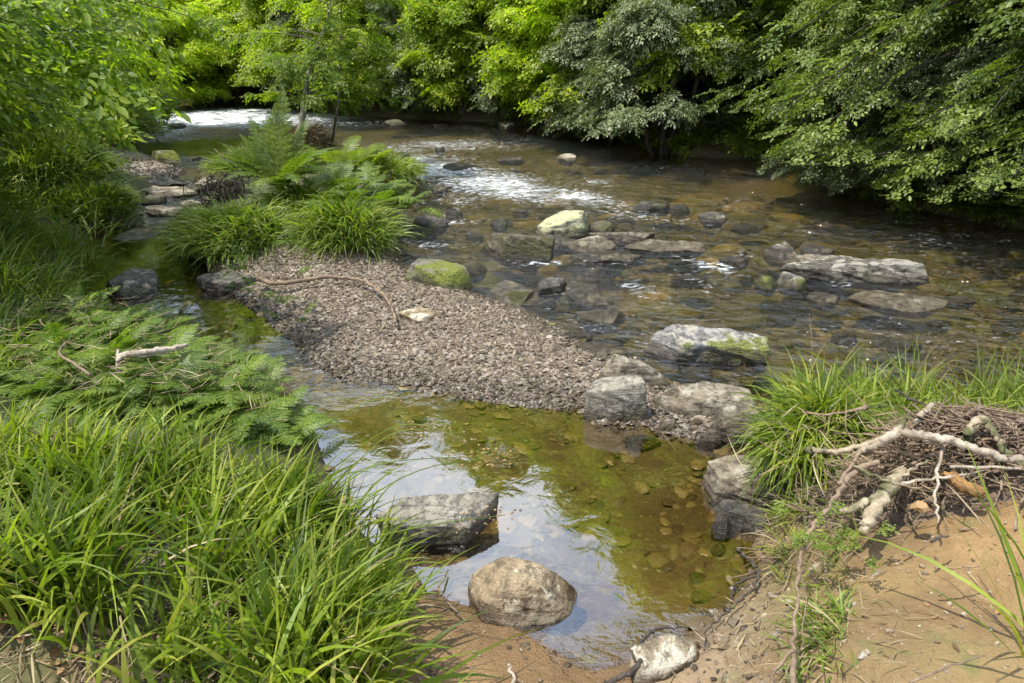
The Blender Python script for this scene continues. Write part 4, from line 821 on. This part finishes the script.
for nm, cu_, cv_, zz, n, rad, mat, lab in [('fern', 374, 230, .26, 60, .46, 'bracken', 'yellow-green feathery fern bank on the river side of the island'), ('fern', 350, 195, .42, 34, .6, 'moss_plant', 'bright low fern growth around the sapling stem'), ('fern', 335, 232, .45, 30, .5, 'fern', 'mid-green low fern between the tall fern and the river')]:
    c = G(cu_, cv_); e = obj(nm, None, label=lab, cat='fern'); e.location = (c.x, c.y, zz); r = np.random.default_rng(cu_)
    for i in range(n):
        b = np.array([r.normal(0, rad*.45), r.normal(0, rad*.45), r.uniform(-.05, .15)]); az = math.atan2(b[1], b[0])+r.normal(0, .7)
        obj('frond', mesh('frond', *frond(b, az, r.uniform(.32, .58), r.uniform(.5, 1.1), r.uniform(.6, 1.4), .13, 10, 5, i, fine=.55)), M[mat], parent=e)
# bracken mound between channel and sedge
mound = obj('bracken', None, label='mound of bright drooping bracken between the side channel and the sedge', cat='bracken')
r = np.random.default_rng(5); fr = [mesh('frond', *frond(np.zeros(3), 0, 1, le, cu, .22, 14, 7, k, fine=.55)) for k, (le, cu) in enumerate([(.7, .9), (.9, 1.1), (1.1, .8), (.8, 1.4), (1.2, 1.), (.6, .7)])]
mpoly = np.array([(-3.4, 5.2), (-2.75, 4.95), (-2.05, 4.5), (-1.5, 4.1), (-1.25, 3.85), (-1.3, 3.5), (-1.8, 3.4), (-2.4, 3.5), (-2.9, 3.9), (-3.3, 4.6)])
P = np.column_stack([r.uniform(-3.6, -1.1, 2600), r.uniform(3.1, 5.6, 2600)]); dd = sdf(P, mpoly); k = dd > -.03; P, dd = P[k], dd[k]; hz = fields(P)[:, 0]
for i in range(96):
    o = obj('frond', fr[i % 6], M['bracken'], parent=mound); L = r.uniform(.20, .37)
    o.location = (P[i, 0], P[i, 1], max(hz[i], .02)+min(dd[i], .4)*.26+r.uniform(-.04, .05)); o.rotation_euler = (r.normal(0, .2), r.normal(0, .2), r.normal(-.4, 1.3)); o.scale = (L, L, L)
rest = []
for i in range(96, min(len(P), 900)):
    L = r.uniform(.16, .34); a, b = r.uniform(.6, 1.3), r.uniform(.7, 1.5)
    rest.append(frond(np.array([P[i, 0], P[i, 1], max(hz[i], .02)+min(dd[i], .4)*.24*r.random()]), r.normal(-.4, 1.4), L, a, b, .22*L, 12, 6, i, fine=.55))
o = obj('low_fronds', mesh('low_fronds', *join_arrays(rest)), M['bracken'], parent=mound, kind='stuff')
dry = [litter(900, mpoly, (.05, .2), (.003, .006), 66, .25)]
tuss_obj('dry_stalks', dry, 'straw', 'dry stalks tangled in the bracken mound', 'litter', kind='stuff')
fb = obj('fern', None, label='soft fern fronds leaning in from the shaded grass bank', cat='fern'); fb.location = (-5.0, 6.6, .7)
for i in range(16):
    b = np.array([r.normal(0, .35), r.normal(0, .5), 0]); obj('frond', mesh('frond', *frond(b, r.normal(-.5, .8), r.uniform(.6, .95), r.uniform(.3, .9), r.uniform(.7, 1.2), .16, 20, 8, i)), M['fern'], parent=fb)
# flowering grass stems over the pool
def stem(name, pts, rad, mat, label, cat='grass stem', panicle=0, seed=0, pm='straw'):
    e = obj(name, mesh(name, *tube(pts, rad, 6, 6), True), M[mat], label=label, cat=cat)
    if panicle:
        r = np.random.default_rng(seed); P = np.array([tuple(p) for p in pts]); V = []
        tt = r.uniform(.62, 1, panicle); Q = np.stack([np.interp(tt, np.linspace(0, 1, len(P)), P[:, k]) for k in range(3)], 1)
        spread = r.normal(0, .030, (panicle, 3)); parts = []
        T, Ff = ico(1)
        for q, s in zip(Q, spread): parts.append((q+s+T*np.array([.0045, .0045, .003])*r.uniform(.7, 1.4), Ff))
        obj('seeds', mesh('seed_head', *join_arrays(parts)), M[pm], parent=e)
    return e
for i, (a, b, c_) in enumerate([((322, 500), (375, 465), (500, 455)), ((330, 470), (400, 425), (470, 440)), ((335, 520), (420, 470), (520, 455)), ((300, 440), (360, 405), (400, 392)), ((340, 545), (430, 525), (505, 515)), ((330, 490), (390, 435), (450, 430))]):
    stem('grass_stalk', [G(*a, .35), G(*b, .62), G(*c_, .60)], [.003, .0022, .0012], 'blade_soft', ['seeding stem arching farthest over the sky reflection', 'seeding stem bowing over the dark edge of the pool', 'fine seeding stem crossing toward the sky reflection', 'topmost bowed stem over the channel mouth', 'low stem bending across the wedge stone', 'seeding stem in the middle of the arching bunch'][i], panicle=45, seed=i, pm='straw' if i % 2 else 'litter')
for i, (a, b, c_, z) in enumerate([((808, 400), (812, 350), (809, 312), .55), ((905, 400), (925, 360), (945, 335), .6), ((900, 420), (930, 375), (955, 350), .6)]):
    stem('grass_stalk', [G(*a, .42), G(*b, .55), G(*c_, z)], [.002, .0015, .001], 'straw', ['single straw stem standing upright behind the tussock', 'slanting seed stem rising from the driftwood', 'lower slanting seed stem rising from the driftwood'][i], panicle=14, seed=30+i)
# small green sprig on the gravel
def sprig(u, v, z, s, n, seed, label, mat='fern'):
    c = G(u, v, z); r = np.random.default_rng(seed); pos = np.zeros((n, 3))+np.array(c)+r.normal(0, s*.25, (n, 3))*np.array([1, 1, .3]); pos[:, 2] = c.z+np.abs(r.normal(0, s*.3, n)); a = r.uniform(0, 6.3, n)
    V, Ff = place([spray_tpl(.3, .06, 77+seed, True, 3)], pos, np.stack([np.cos(a), np.sin(a), r.uniform(.2, 1.2, n)], 1), np.full(n, s), r.normal(0, .3, n))
    return obj('seedling', mesh('seedling', V, Ff), M[mat], label=label, cat='plant')
sprig(296, 325, .1, .5, 7, 1, 'little leafy seedling on the edge of the gravel bar'); sprig(252, 296, .1, .5, 8, 2, 'weed growing beside the dark blocky rock'); sprig(824, 550, .5, .22, 16, 3, 'fresh leafy weed on the lip of the bare bank', 'moss_plant')
# ------------------------------------------------------------------ island alder, sapling, hazel
al = obj('alder_tree', None, label='slender crooked alder growing from the island', cat='tree')
b0 = G(283, 175); y0 = b0.y
def at(u, v, Y): d = ray(u, v); return Vector((0, 0, H))+d*(Y/d.y)
pts = [at(278, 178, y0), at(290, 160, y0), at(298, 140, y0+.05), at(304, 105, y0+.1), at(312, 60, y0+.1), at(328, 20, y0+.1), at(338, -40, y0), at(345, -130, y0)]
obj('trunk', mesh('trunk', *tube(pts, [.075, .07, .06, .05, .045, .04, .035, .02], 10, 6, .006), True), M['barkgrey'], parent=al)
r = np.random.default_rng(9); pos, D, parts = [], [], []
for i in range(46):
    t = r.uniform(.42, 1); o = np.array([np.interp(t, np.linspace(0, 1, 8), [p[k] for p in pts]) for k in range(3)]); az = r.uniform(0, 6.3); ln = r.uniform(.8, 1.9)
    B = bough(o, az, ln, .35, .35, r); parts.append(tube(B, [.012, .003], 5, 2)); m = 9; tt = r.uniform(.3, 1, m)
    pos.append(np.stack([np.interp(tt, np.linspace(0, 1, len(B)), B[:, k]) for k in range(3)], 1)); aa = az+r.uniform(-1.1, 1.1, m); D.append(np.stack([np.cos(aa), np.sin(aa), r.normal(-.1, .25, m)], 1))
pos, D = np.concatenate(pos), np.concatenate(D); obj('branches', mesh('branches', *join_arrays(parts), True), M['bark'], parent=al)
obj('crown', mesh('crown', *place(TP['near'], pos, D, r.uniform(.7, 1.1, len(pos)), r.normal(0, .4, len(pos)))), M['hazel'], parent=al)
sp_ = obj('sapling', None, label='thin straight sapling stem beside the alder', cat='sapling')
pts = [G(333, 158)+Vector((0, -.4, .1)), at(336, 120, 13.5), at(339, 80, 13.5), at(341, 20, 13.5), at(345, -60, 13.5)]
obj('stem', mesh('stem', *tube(pts, [.028, .022, .018, .014, .008], 8, 5, .004), True), M['bark'], parent=sp_)
n = 90; t = r.uniform(.45, 1, n); pos = np.stack([np.interp(t, np.linspace(0, 1, 5), [p[k] for p in pts]) for k in range(3)], 1)+r.normal(0, .22, (n, 3)); a = r.uniform(0, 6.3, n)
obj('crown', mesh('crown', *place(TP['near'], pos, np.stack([np.cos(a), np.sin(a), r.normal(0, .3, n)], 1), r.uniform(.6, 1, n), r.normal(0, .4, n))), M['mid'], parent=sp_)
# hazel reaching in from the side
hz_ = obj('hazel_tree', None, label='hazel with big rounded leaves reaching over the grass bank', cat='tree'); hz_.location = (0, 0, 0)
parts = [tube([(-6.6, 6.8, .6), (-6.5, 6.9, 2), (-6.3, 7., 3.4), (-6.1, 7.1, 5.2)], [.12, .1, .07, .04], 10, 5, .01)]; pos, D = [], []
for i in range(120):
    o = np.array([-6.3+r.normal(0, .3), 6.9+r.normal(0, 1.1), r.uniform(1.6, 3.7)]); az = r.normal(-.1, .75); ln = r.uniform(1.4, 3.0)
    B = bough(o, az, ln, .2, .28, r); parts.append(tube(B, [.018, .004], 5, 2)); m = 17; tt = r.uniform(.2, 1, m)
    pos.append(np.stack([np.interp(tt, np.linspace(0, 1, len(B)), B[:, k]) for k in range(3)], 1)+r.normal(0, .08, (m, 3))); aa = az+r.uniform(-1.2, 1.2, m); D.append(np.stack([np.cos(aa), np.sin(aa), r.normal(-.15, .3, m)], 1))
for o_, az, ln in [((-4.6, 4.4, 1.9), .25, 2.2), ((-4.9, 5., 2.3), .1, 2.4), ((-4.7, 5.6, 2.1), 0, 2.0), ((-4.6, 4.0, 2.2), .5, 1.8)]:
    B = bough(np.array(o_), az, ln, .3, .25, r); parts.append(tube(B, [.02, .004], 6, 3)); m = 40; tt = r.uniform(.2, 1, m)
    pos.append(np.stack([np.interp(tt, np.linspace(0, 1, len(B)), B[:, k]) for k in range(3)], 1)+r.normal(0, .07, (m, 3))); aa = az+r.uniform(-1.2, 1.2, m); D.append(np.stack([np.cos(aa), np.sin(aa), r.normal(-.15, .3, m)], 1))
pos, D = np.concatenate(pos), np.concatenate(D)
obj('trunk', mesh('trunk', *join_arrays(parts), True), M['barkdark'], parent=hz_); obj('crown', mesh('crown', *place(TP['hazel'], pos, D, r.uniform(.8, 1.2, len(pos)), r.normal(0, .4, len(pos)))), M['hazel'], parent=hz_)
for args in [(B2, -11.9, 27.6, 1., 'mid', 'bush on the tip of the bank beside the white rapids', .8), (B2, -13.6, 29.5, 2., 'lime', 'bright bush upstream of the rapids on the near bank', 1.)]:
    T, x, y, rz, leaf, lab, s = args; tree('bush', T, (x, y, gz(x, y)), rz, leaf, lab, 'bush', s=s)
B3 = tree_meshes(12, 3.0, .07, .2, 60, 0, 0, PI, (1., 1.9), .6, .5, 'mid', 18, 2.4, stems=3)
B4 = tree_meshes(14, 6.5, .10, .8, 60, 30, 0, PI, (1.6, 2.8), .5, .45, 'mid', 22, 3.6)
for args in [(B3, -9.2, 12.8, 1., 'hazel', 'bush on the bank above the shingle', .9), (B3, -10.6, 17.5, 3., 'beech', 'bush on the bank before the rapids', 1.), (B3, -14.0, 24, 5., 'mid', 'bush on the near side of the rapids', 1.1), (B3, -8.6, 9.5, 4., 'mid', 'bush behind the hazel on the grassy bank', .9), (B3, -7.6, 6.3, 2., 'hazel', 'shady bush at the foot of the hazel', .8)]:
    T, x, y, rz, leaf, lab, s = args; tree('bush', T, (x, y, gz(x, y)), rz, leaf, lab, 'bush', s=s)
for args in [(B4, -11.5, 14.5, 1., 'mid', 'young tree on the bank behind the shingle bush', 1.), (B4, -13.5, 20, 3.3, 'lime', 'sunlit young tree on the bank by the rapids', 1.), (B4, -17.5, 28, 5., 'mid', 'young tree far up the near bank', 1.2), (B4, -10, 10.5, 4., 'hazel', 'young tree behind the hazel', 1.)]:
    T, x, y, rz, leaf, lab, s = args; tree('tree', T, (x, y, gz(x, y)), rz, leaf, lab, s=s)
# ------------------------------------------------------------------ wood: branches, roots, driftwood
def wood(name, pts, rad, mat, label, cat='branch', wob=.004, seed=0, res=6, forks=()):
    parts = [tube([G(*p) if len(p) == 3 else G(p[0], p[1], .0) for p in pts], rad, 9, res, wob, seed)]
    for fp, fr_ in forks: parts.append(tube([G(*p) for p in fp], fr_, 7, res, wob*.7, seed+1))
    return obj(name, mesh(name, *join_arrays(parts), True), M[mat], label=label, cat=cat)
wood('branch', [(258, 279, .14), (275, 283, .15), (300, 281, .15), (330, 277, .17), (362, 281, .17), (383, 295, .16), (393, 310, .15), (395, 323, .14)], [.026, .022, .018, .017, .016, .015, .014, .011], 'twig', 'long bent brown branch lying across the top of the gravel bar')
wood('twig', [(232, 283, .15), (245, 276, .22), (262, 270, .2)], [.008, .004], 'pale', 'pale twig leaning on the dark blocky rock')
wood('branch', [(117, 362, .62), (122, 355, .64), (140, 353, .64), (165, 350, .63), (188, 345, .62)], [.010, .016, .018, .016, .010], 'pale', 'bleached stub of branch on top of the bracken mound', forks=[([(122, 356, .64), (145, 356, .62), (170, 353, .6)], [.007, .006, .004]), ([(118, 350, .64), (117, 366, .6), (119, 372, .56)], [.007, .005, .004])])
wood('twig', [(265, 405, .3), (240, 400, .34), (262, 398, .32), (300, 385, .25)], [.003, .004, .003], 'twig', 'thin twig trailing from the bracken toward the water')
wood('stick', [(90, 375, .6), (60, 352, .6), (70, 340, .6)], [.008, .005], 'twig', 'brown stick lying in shade behind the bracken')
wood('stick', [(735, 548, -.01), (748, 557, .03), (756, 568, .07), (757, 583, .09), (745, 597, .09), (728, 612, .08), (708, 630, .07), (704, 650, .07)], [.007, .008, .008, .007, .006, .005, .004, .003], 'barkdark', 'thin dark stick curving along the pool edge', forks=[([(753, 577, .07), (740, 582, .04), (732, 590, .02), (732, 603, .02)], [.006, .005, .004])])
wood('stick', [(606, 684, .08), (620, 677, .08), (638, 666, .08), (637, 652, .08), (645, 638, .07), (660, 629, .06), (690, 627, .06)], [.010, .010, .010, .007, .007, .006, .003], 'barkdark', 'crooked dark stick wrapped round the flat cream stone', forks=[([(638, 666, .08), (633, 655, .1), (632, 646, .1)], [.006, .004])])
wood('twig', [(540, 640, .04), (552, 655, .05), (565, 670, .05)], [.003, .002], 'twig', 'thin curved twig on the wet sand')
wood('twig', [(508, 664, .08), (512, 672, .08), (514, 690, .08)], [.006, .006], 'pale', 'short pale twig on the sand below the boulder')
wood('stick', [(430, 668, .12), (432, 676, .1), (440, 690, .1)], [.006, .006], 'barkdark', 'dark stub poking from the sand beside the sedge', forks=[([(432, 676, .1), (422, 662, .14)], [.004, .003]), ([(434, 676, .1), (444, 664, .13)], [.004, .003])])
wood('twig', [(448, 570, .02), (440, 590, .04), (450, 605, .06), (458, 616, .06)], [.004, .005, .004], 'twig', 'broken twig at the waterline between sedge and boulder', forks=[([(446, 600, .05), (452, 592, .07)], [.003, .002])])
# driftwood heap
heap_c = G(925, 445, .62)
r = np.random.default_rng(88); parts = []
def heap_h(x, y): return .22*math.exp(-(((x-heap_c.x)/.36)**2+((y-heap_c.y)/.24)**2))+.17*math.exp(-(((x-heap_c.x-.45)/.35)**2+((y-heap_c.y)/.28)**2))
hxy = np.column_stack([heap_c.x+r.normal(.17, .31, 1100), heap_c.y+r.normal(-.03, .15, 1100)]); hq = fields(hxy)[:, 0]
for i in range(1100):
    x, y = hxy[i]; z = hq[i]+heap_h(x, y)*r.uniform(.7, 1.08); ln = r.uniform(.06, .30); a = r.normal(.3, 1.1); e = r.normal(0, .3)
    d = np.array([math.cos(a)*math.cos(e), math.sin(a)*math.cos(e), math.sin(e)])*ln/2; m = np.array([x, y, z]); q = r.uniform(.0015, .0055)
    parts.append(tube([m-d, m+r.normal(0, ln*.05, 3), m+d], [q, q*.9, q*.6], 5, 2))
obj('driftwood_twigs', mesh('driftwood_twigs', *join_arrays(parts), True), M['twig'], label='heap of tangled driftwood twigs on the bank above the bare soil', cat='driftwood', kind='stuff')
tuss_obj('driftwood_straw', [blades(900, np.column_stack([heap_c.x+r.normal(.1, .34, 900), heap_c.y+r.normal(0, .17, 900), .5+r.uniform(0, .16, 900)]), r.uniform(0, 6.3, 900), r.uniform(.06, .22, 900), r.uniform(1.0, 1.7, 900), r.normal(0, .3, 900), r.uniform(.002, .006, 900), 5, 3)], 'straw', 'dead straw woven through the driftwood heap', 'straw', kind='stuff')
x = np.linspace(heap_c.x-1, heap_c.x+1.3, 50); y = np.linspace(heap_c.y-.6, heap_c.y+.6, 36); P, Fg = grid(x, y)
zz = fields(P)[:, 0]; hh = np.array([heap_h(*p) for p in P]); zz = zz+hh*.85+.03*(fbm(P[:, 0], P[:, 1], 14)-.5)*np.clip(hh*20, 0, 1)-.03; kf = hh[Fg].max(1) > .035; Fg = Fg[kf]; us = np.unique(Fg); rm = np.zeros(len(P), int); rm[us] = np.arange(len(us)); Fg = rm[Fg]; P = P[us]; zz = zz[us]
tl = NT('leaf_mould'); gg = geo_pos(tl).outputs['Position']
obj('leaf_mould', mesh('leaf_mould', np.column_stack([P, zz]), Fg, True), tl.done(tl.principled(tl.mix(tl.ramp(tl.noise(gg, 40, 5, .7), .35, .65), (.06, .042, .026), (.17, .12, .075)), .95, tl.bump(tl.noise(gg, 60, 4), .02))), label='dark leaf mould packed under the driftwood heap', cat='leaf mould', kind='stuff')
wood('branch', [(858, 452, .66), (876, 446, .72), (888, 438, .76), (903, 433, .78), (925, 437, .77), (950, 441, .76), (975, 449, .74), (1000, 457, .72), (1030, 462, .70)], [.011, .016, .021, .019, .017, .017, .017, .016, .014], 'pale', 'thick bleached branch sweeping across the driftwood heap')
wood('branch', [(966, 447, .70), (970, 430, .78), (978, 421, .80), (988, 425, .79), (998, 440, .75), (1008, 455, .72), (1030, 470, .68)], [.016, .018, .018, .016, .014, .013, .01], 'mossy', 'brown branch arched like a knee over the heap')
wood('branch', [(905, 420, .70), (895, 432, .72), (872, 443, .70), (845, 451, .66), (822, 452, .62), (808, 450, .6)], [.010, .013, .014, .012, .012, .016], 'mossy', 'mossy-tipped branch pointing from the heap toward the tussock')
wood('root', [(880, 462, .68), (860, 468, .64), (845, 482, .6), (835, 500, .56), (815, 525, .52), (803, 548, .5), (799, 580, .5), (796, 615, .45), (794, 650, .42), (793, 690, .45)], [.012, .012, .011, .011, .009, .007, .006, .006, .008, .009], 'twig', 'long root hanging from the heap down the bare bank', 'root', forks=[([(862, 450, .68), (850, 468, .63), (838, 484, .6)], [.008, .009, .008]), ([(794, 650, .43), (780, 665, .38), (768, 685, .35)], [.006, .006, .005]), ([(797, 560, .5), (806, 600, .5), (800, 650, .46)], [.003, .002, .002])])
wood('log', [(903, 470, .62), (893, 483, .62), (885, 495, .6), (872, 515, .58), (862, 533, .56)], [.022, .026, .026, .023, .018], 'mossy', 'forked mossy stub of root at the edge of the bare soil', 'log', wob=.006, forks=[([(888, 492, .6), (872, 500, .6), (855, 507, .6), (840, 512, .58)], [.019, .017, .014, .011])])
wood('stick', [(915, 424, .70), (922, 414, .74), (933, 404, .78)], [.011, .013, .012], 'pale', 'pale broken stick standing up from the heap')
wood('twig', [(942, 447, .72), (938, 475, .68), (935, 500, .64), (938, 523, .6)], [.006, .006, .005, .004], 'pale', 'pale twig hanging down from the heap onto the soil')
wood('twig', [(931, 542, .6), (940, 537, .605), (949, 536, .6)], [.005, .005, .003], 'barkdark', 'short dark twig lying on the soil under the hanging twig')
wood('stick', [(950, 467, .70), (985, 467, .70), (1030, 469, .69)], [.006, .006, .005], 'pale', 'thin straight stick below the bleached branch')
wood('stick', [(802, 413, .55), (830, 414, .6), (856, 410, .63), (868, 409, .63)], [.004, .005, .007, .012], 'twig', 'stick with a broken yellow end lying over the grass')
wood('stick', [(895, 390, .66), (915, 400, .72), (950, 420, .72), (985, 430, .7)], [.004, .006, .006, .005], 'barkdark', 'dark thin stick lying along the back of the heap')
wood('stick', [(985, 432, .72), (1010, 425, .75), (1030, 418, .77)], [.008, .011, .01], 'pale', 'pale stick angled beyond the arched branch')
wood('stick', [(935, 568, .61), (960, 567, .61), (980, 566, .61)], [.003, .003], 'straw', 'dry straight stalk on the bare soil')
wood('twig', [(910, 683, .62), (945, 668, .62), (985, 655, .62)], [.003, .003, .002], 'twig', 'thin brown twig across the bottom of the bare soil')
_r = random.Random(12)
for i in range(12):
    uu, vv = _r.uniform(850, 1020), _r.uniform(415, 478); zz_ = .64 if vv > 450 else .70; a_ = _r.gauss(0, .5); ln_ = _r.uniform(20, 48)
    wood('stick', [(uu-ln_*math.cos(a_), vv+ln_*math.sin(a_)*.6, zz_), (uu, vv+_r.uniform(-4, 4), zz_+.04), (uu+ln_*math.cos(a_), vv-ln_*math.sin(a_)*.6, zz_+.02)], [_r.uniform(.005, .009), .006, .003], _r.choice(['pale', 'twig', 'mossy']), 'weathered stick lying loose on the driftwood heap', seed=i)['group'] = 'loose sticks on the driftwood heap'
Vr, Fr = rock_mesh((.075, .028, .016), 501, 4, .95, 2, (.35, .25), -.75, .22, .15); c = G(962, 484, .66)
obj('rotten_wood', mesh('rotten_wood', Vr, Fr, True), M['rot'], label='orange piece of rotten wood at the foot of the heap', cat='wood', loc=c)
Vr, Fr = rock_mesh((.035, .025, .012), 502, 3, .4, 6); c = G(921, 507, .62); obj('bark_piece', mesh('bark_piece', Vr, Fr), M['litter'], label='curled brown bark piece beside the hanging twig', cat='bark', loc=c)
for i, (uu, vv, a, mt, lab) in enumerate([(525, 644, .3, 'rkcream', 'small pale chip on the sand under the boulder'), (554, 651, 1.5, 'rkwarm', 'upright orange chip on the wet sand'), (567, 663, .4, 'rkwarm', 'tan chip at the end of the curved twig'), (874, 610, .2, 'rkcream', 'white chip on the bare soil'), (884, 653, .1, 'rkblock', 'flat grey chip on the bare soil'), (778, 558, .1, 'rk', 'grey pebble at the foot of the hanging straw'), (760, 607, .2, 'rkwarm', 'round pebble between stick and bank')]):
    z = .02 if uu < 700 else (.6 if uu > 850 else .12); Vr, Fr = rock_mesh((.022, .012, .008) if i != 5 else (.03, .025, .02), 600+i, 3, .4, 6, rot=a); z = max(z, .0)
    c = G(uu, vv, z); c.z = max(height(c.x, c.y), 0)+.004; obj('pebble', mesh('pebble', Vr, Fr, True), M[mt], label=lab, cat='pebble', loc=c)
# tangle of roots on the island's upstream tip
parts = []; c = G(225, 205, .2); r = np.random.default_rng(3)
for i in range(170):
    o = np.array([c.x+r.normal(0, .16), c.y+r.normal(.1, .15), .35+r.uniform(-.1, .25)]); pts = [o]; 
    for k in range(4): pts.append(pts[-1]+np.array([r.normal(0, .07), r.normal(-.01, .05), r.normal(-.05, .06)]))
    parts.append(tube(pts, [.008, .005, .003], 5, 2))
obj('root_tangle', mesh('root_tangle', *join_arrays(parts), True), M['barkdark'], label='dark tangle of exposed roots at the upstream tip of the island', cat='roots')
wood('stick', [(214, 149, .75), (225, 158, .65), (236, 168, .5)], [.008, .010, .012], 'twig', 'bare stick jutting up from the root tangle')
# ------------------------------------------------------------------ light
SUN = Vector((-.34, -.14, .90)).normalized()
ld = bpy.data.lights.new('sun', 'SUN'); ld.energy = 4.9; ld.angle = R(.6); ld.color = (1, .95, .86)
lo = bpy.data.objects.new('sun', ld); col.objects.link(lo); lo.rotation_euler = SUN.to_track_quat('Z', 'Y').to_euler()
wd = bpy.data.worlds.new('World'); sc.world = wd; wd.use_nodes = True; nt = wd.node_tree; nt.nodes.clear()
o = nt.nodes.new('ShaderNodeOutputWorld'); bg = nt.nodes.new('ShaderNodeBackground'); sky = nt.nodes.new('ShaderNodeTexSky'); sky.sky_type = 'NISHITA'
sky.sun_disc = False; sky.sun_elevation = math.asin(SUN.z); sky.sun_rotation = math.atan2(SUN.x, SUN.y)
tc = nt.nodes.new('ShaderNodeTexCoord'); nz = nt.nodes.new('ShaderNodeTexNoise'); nz.inputs['Scale'].default_value = 2.6; nz.inputs['Detail'].default_value = 7; nz.inputs['Roughness'].default_value = .6
mp = nt.nodes.new('ShaderNodeMapRange'); mp.interpolation_type = 'SMOOTHSTEP'; mp.inputs['From Min'].default_value = .40; mp.inputs['From Max'].default_value = .62; mp.inputs['To Min'].default_value = 0.
mx = nt.nodes.new('ShaderNodeMix'); mx.data_type = 'RGBA'; mx.inputs[7].default_value = (17, 18.5, 21., 1); hz0 = nt.nodes.new('ShaderNodeMix'); hz0.data_type = 'RGBA'; hz0.inputs[0].default_value = .7; hz0.inputs[7].default_value = (5.6, 8.6, 14.5, 1)
nt.links.new(tc.outputs['Generated'], nz.inputs['Vector']); nt.links.new(nz.outputs['Fac'], mp.inputs['Value']); nt.links.new(mp.outputs[0], mx.inputs[0]); nt.links.new(sky.outputs[0], hz0.inputs[6]); nt.links.new(hz0.outputs[2], mx.inputs[6])
nt.links.new(mx.outputs[2], bg.inputs[0]); bg.inputs[1].default_value = .09; nt.links.new(bg.outputs[0], o.inputs[0])
sc.view_settings.view_transform = 'Standard'; sc.view_settings.look = 'None'; sc.view_settings.exposure = .48; sc.view_settings.gamma = 1
sc.render.engine = 'CYCLES'; cy = sc.cycles; cy.max_bounces = 8; cy.diffuse_bounces = 3; cy.glossy_bounces = 3; cy.transmission_bounces = 4; cy.transparent_max_bounces = 8
cy.caustics_reflective = False; cy.caustics_refractive = False; cy.use_denoising = True
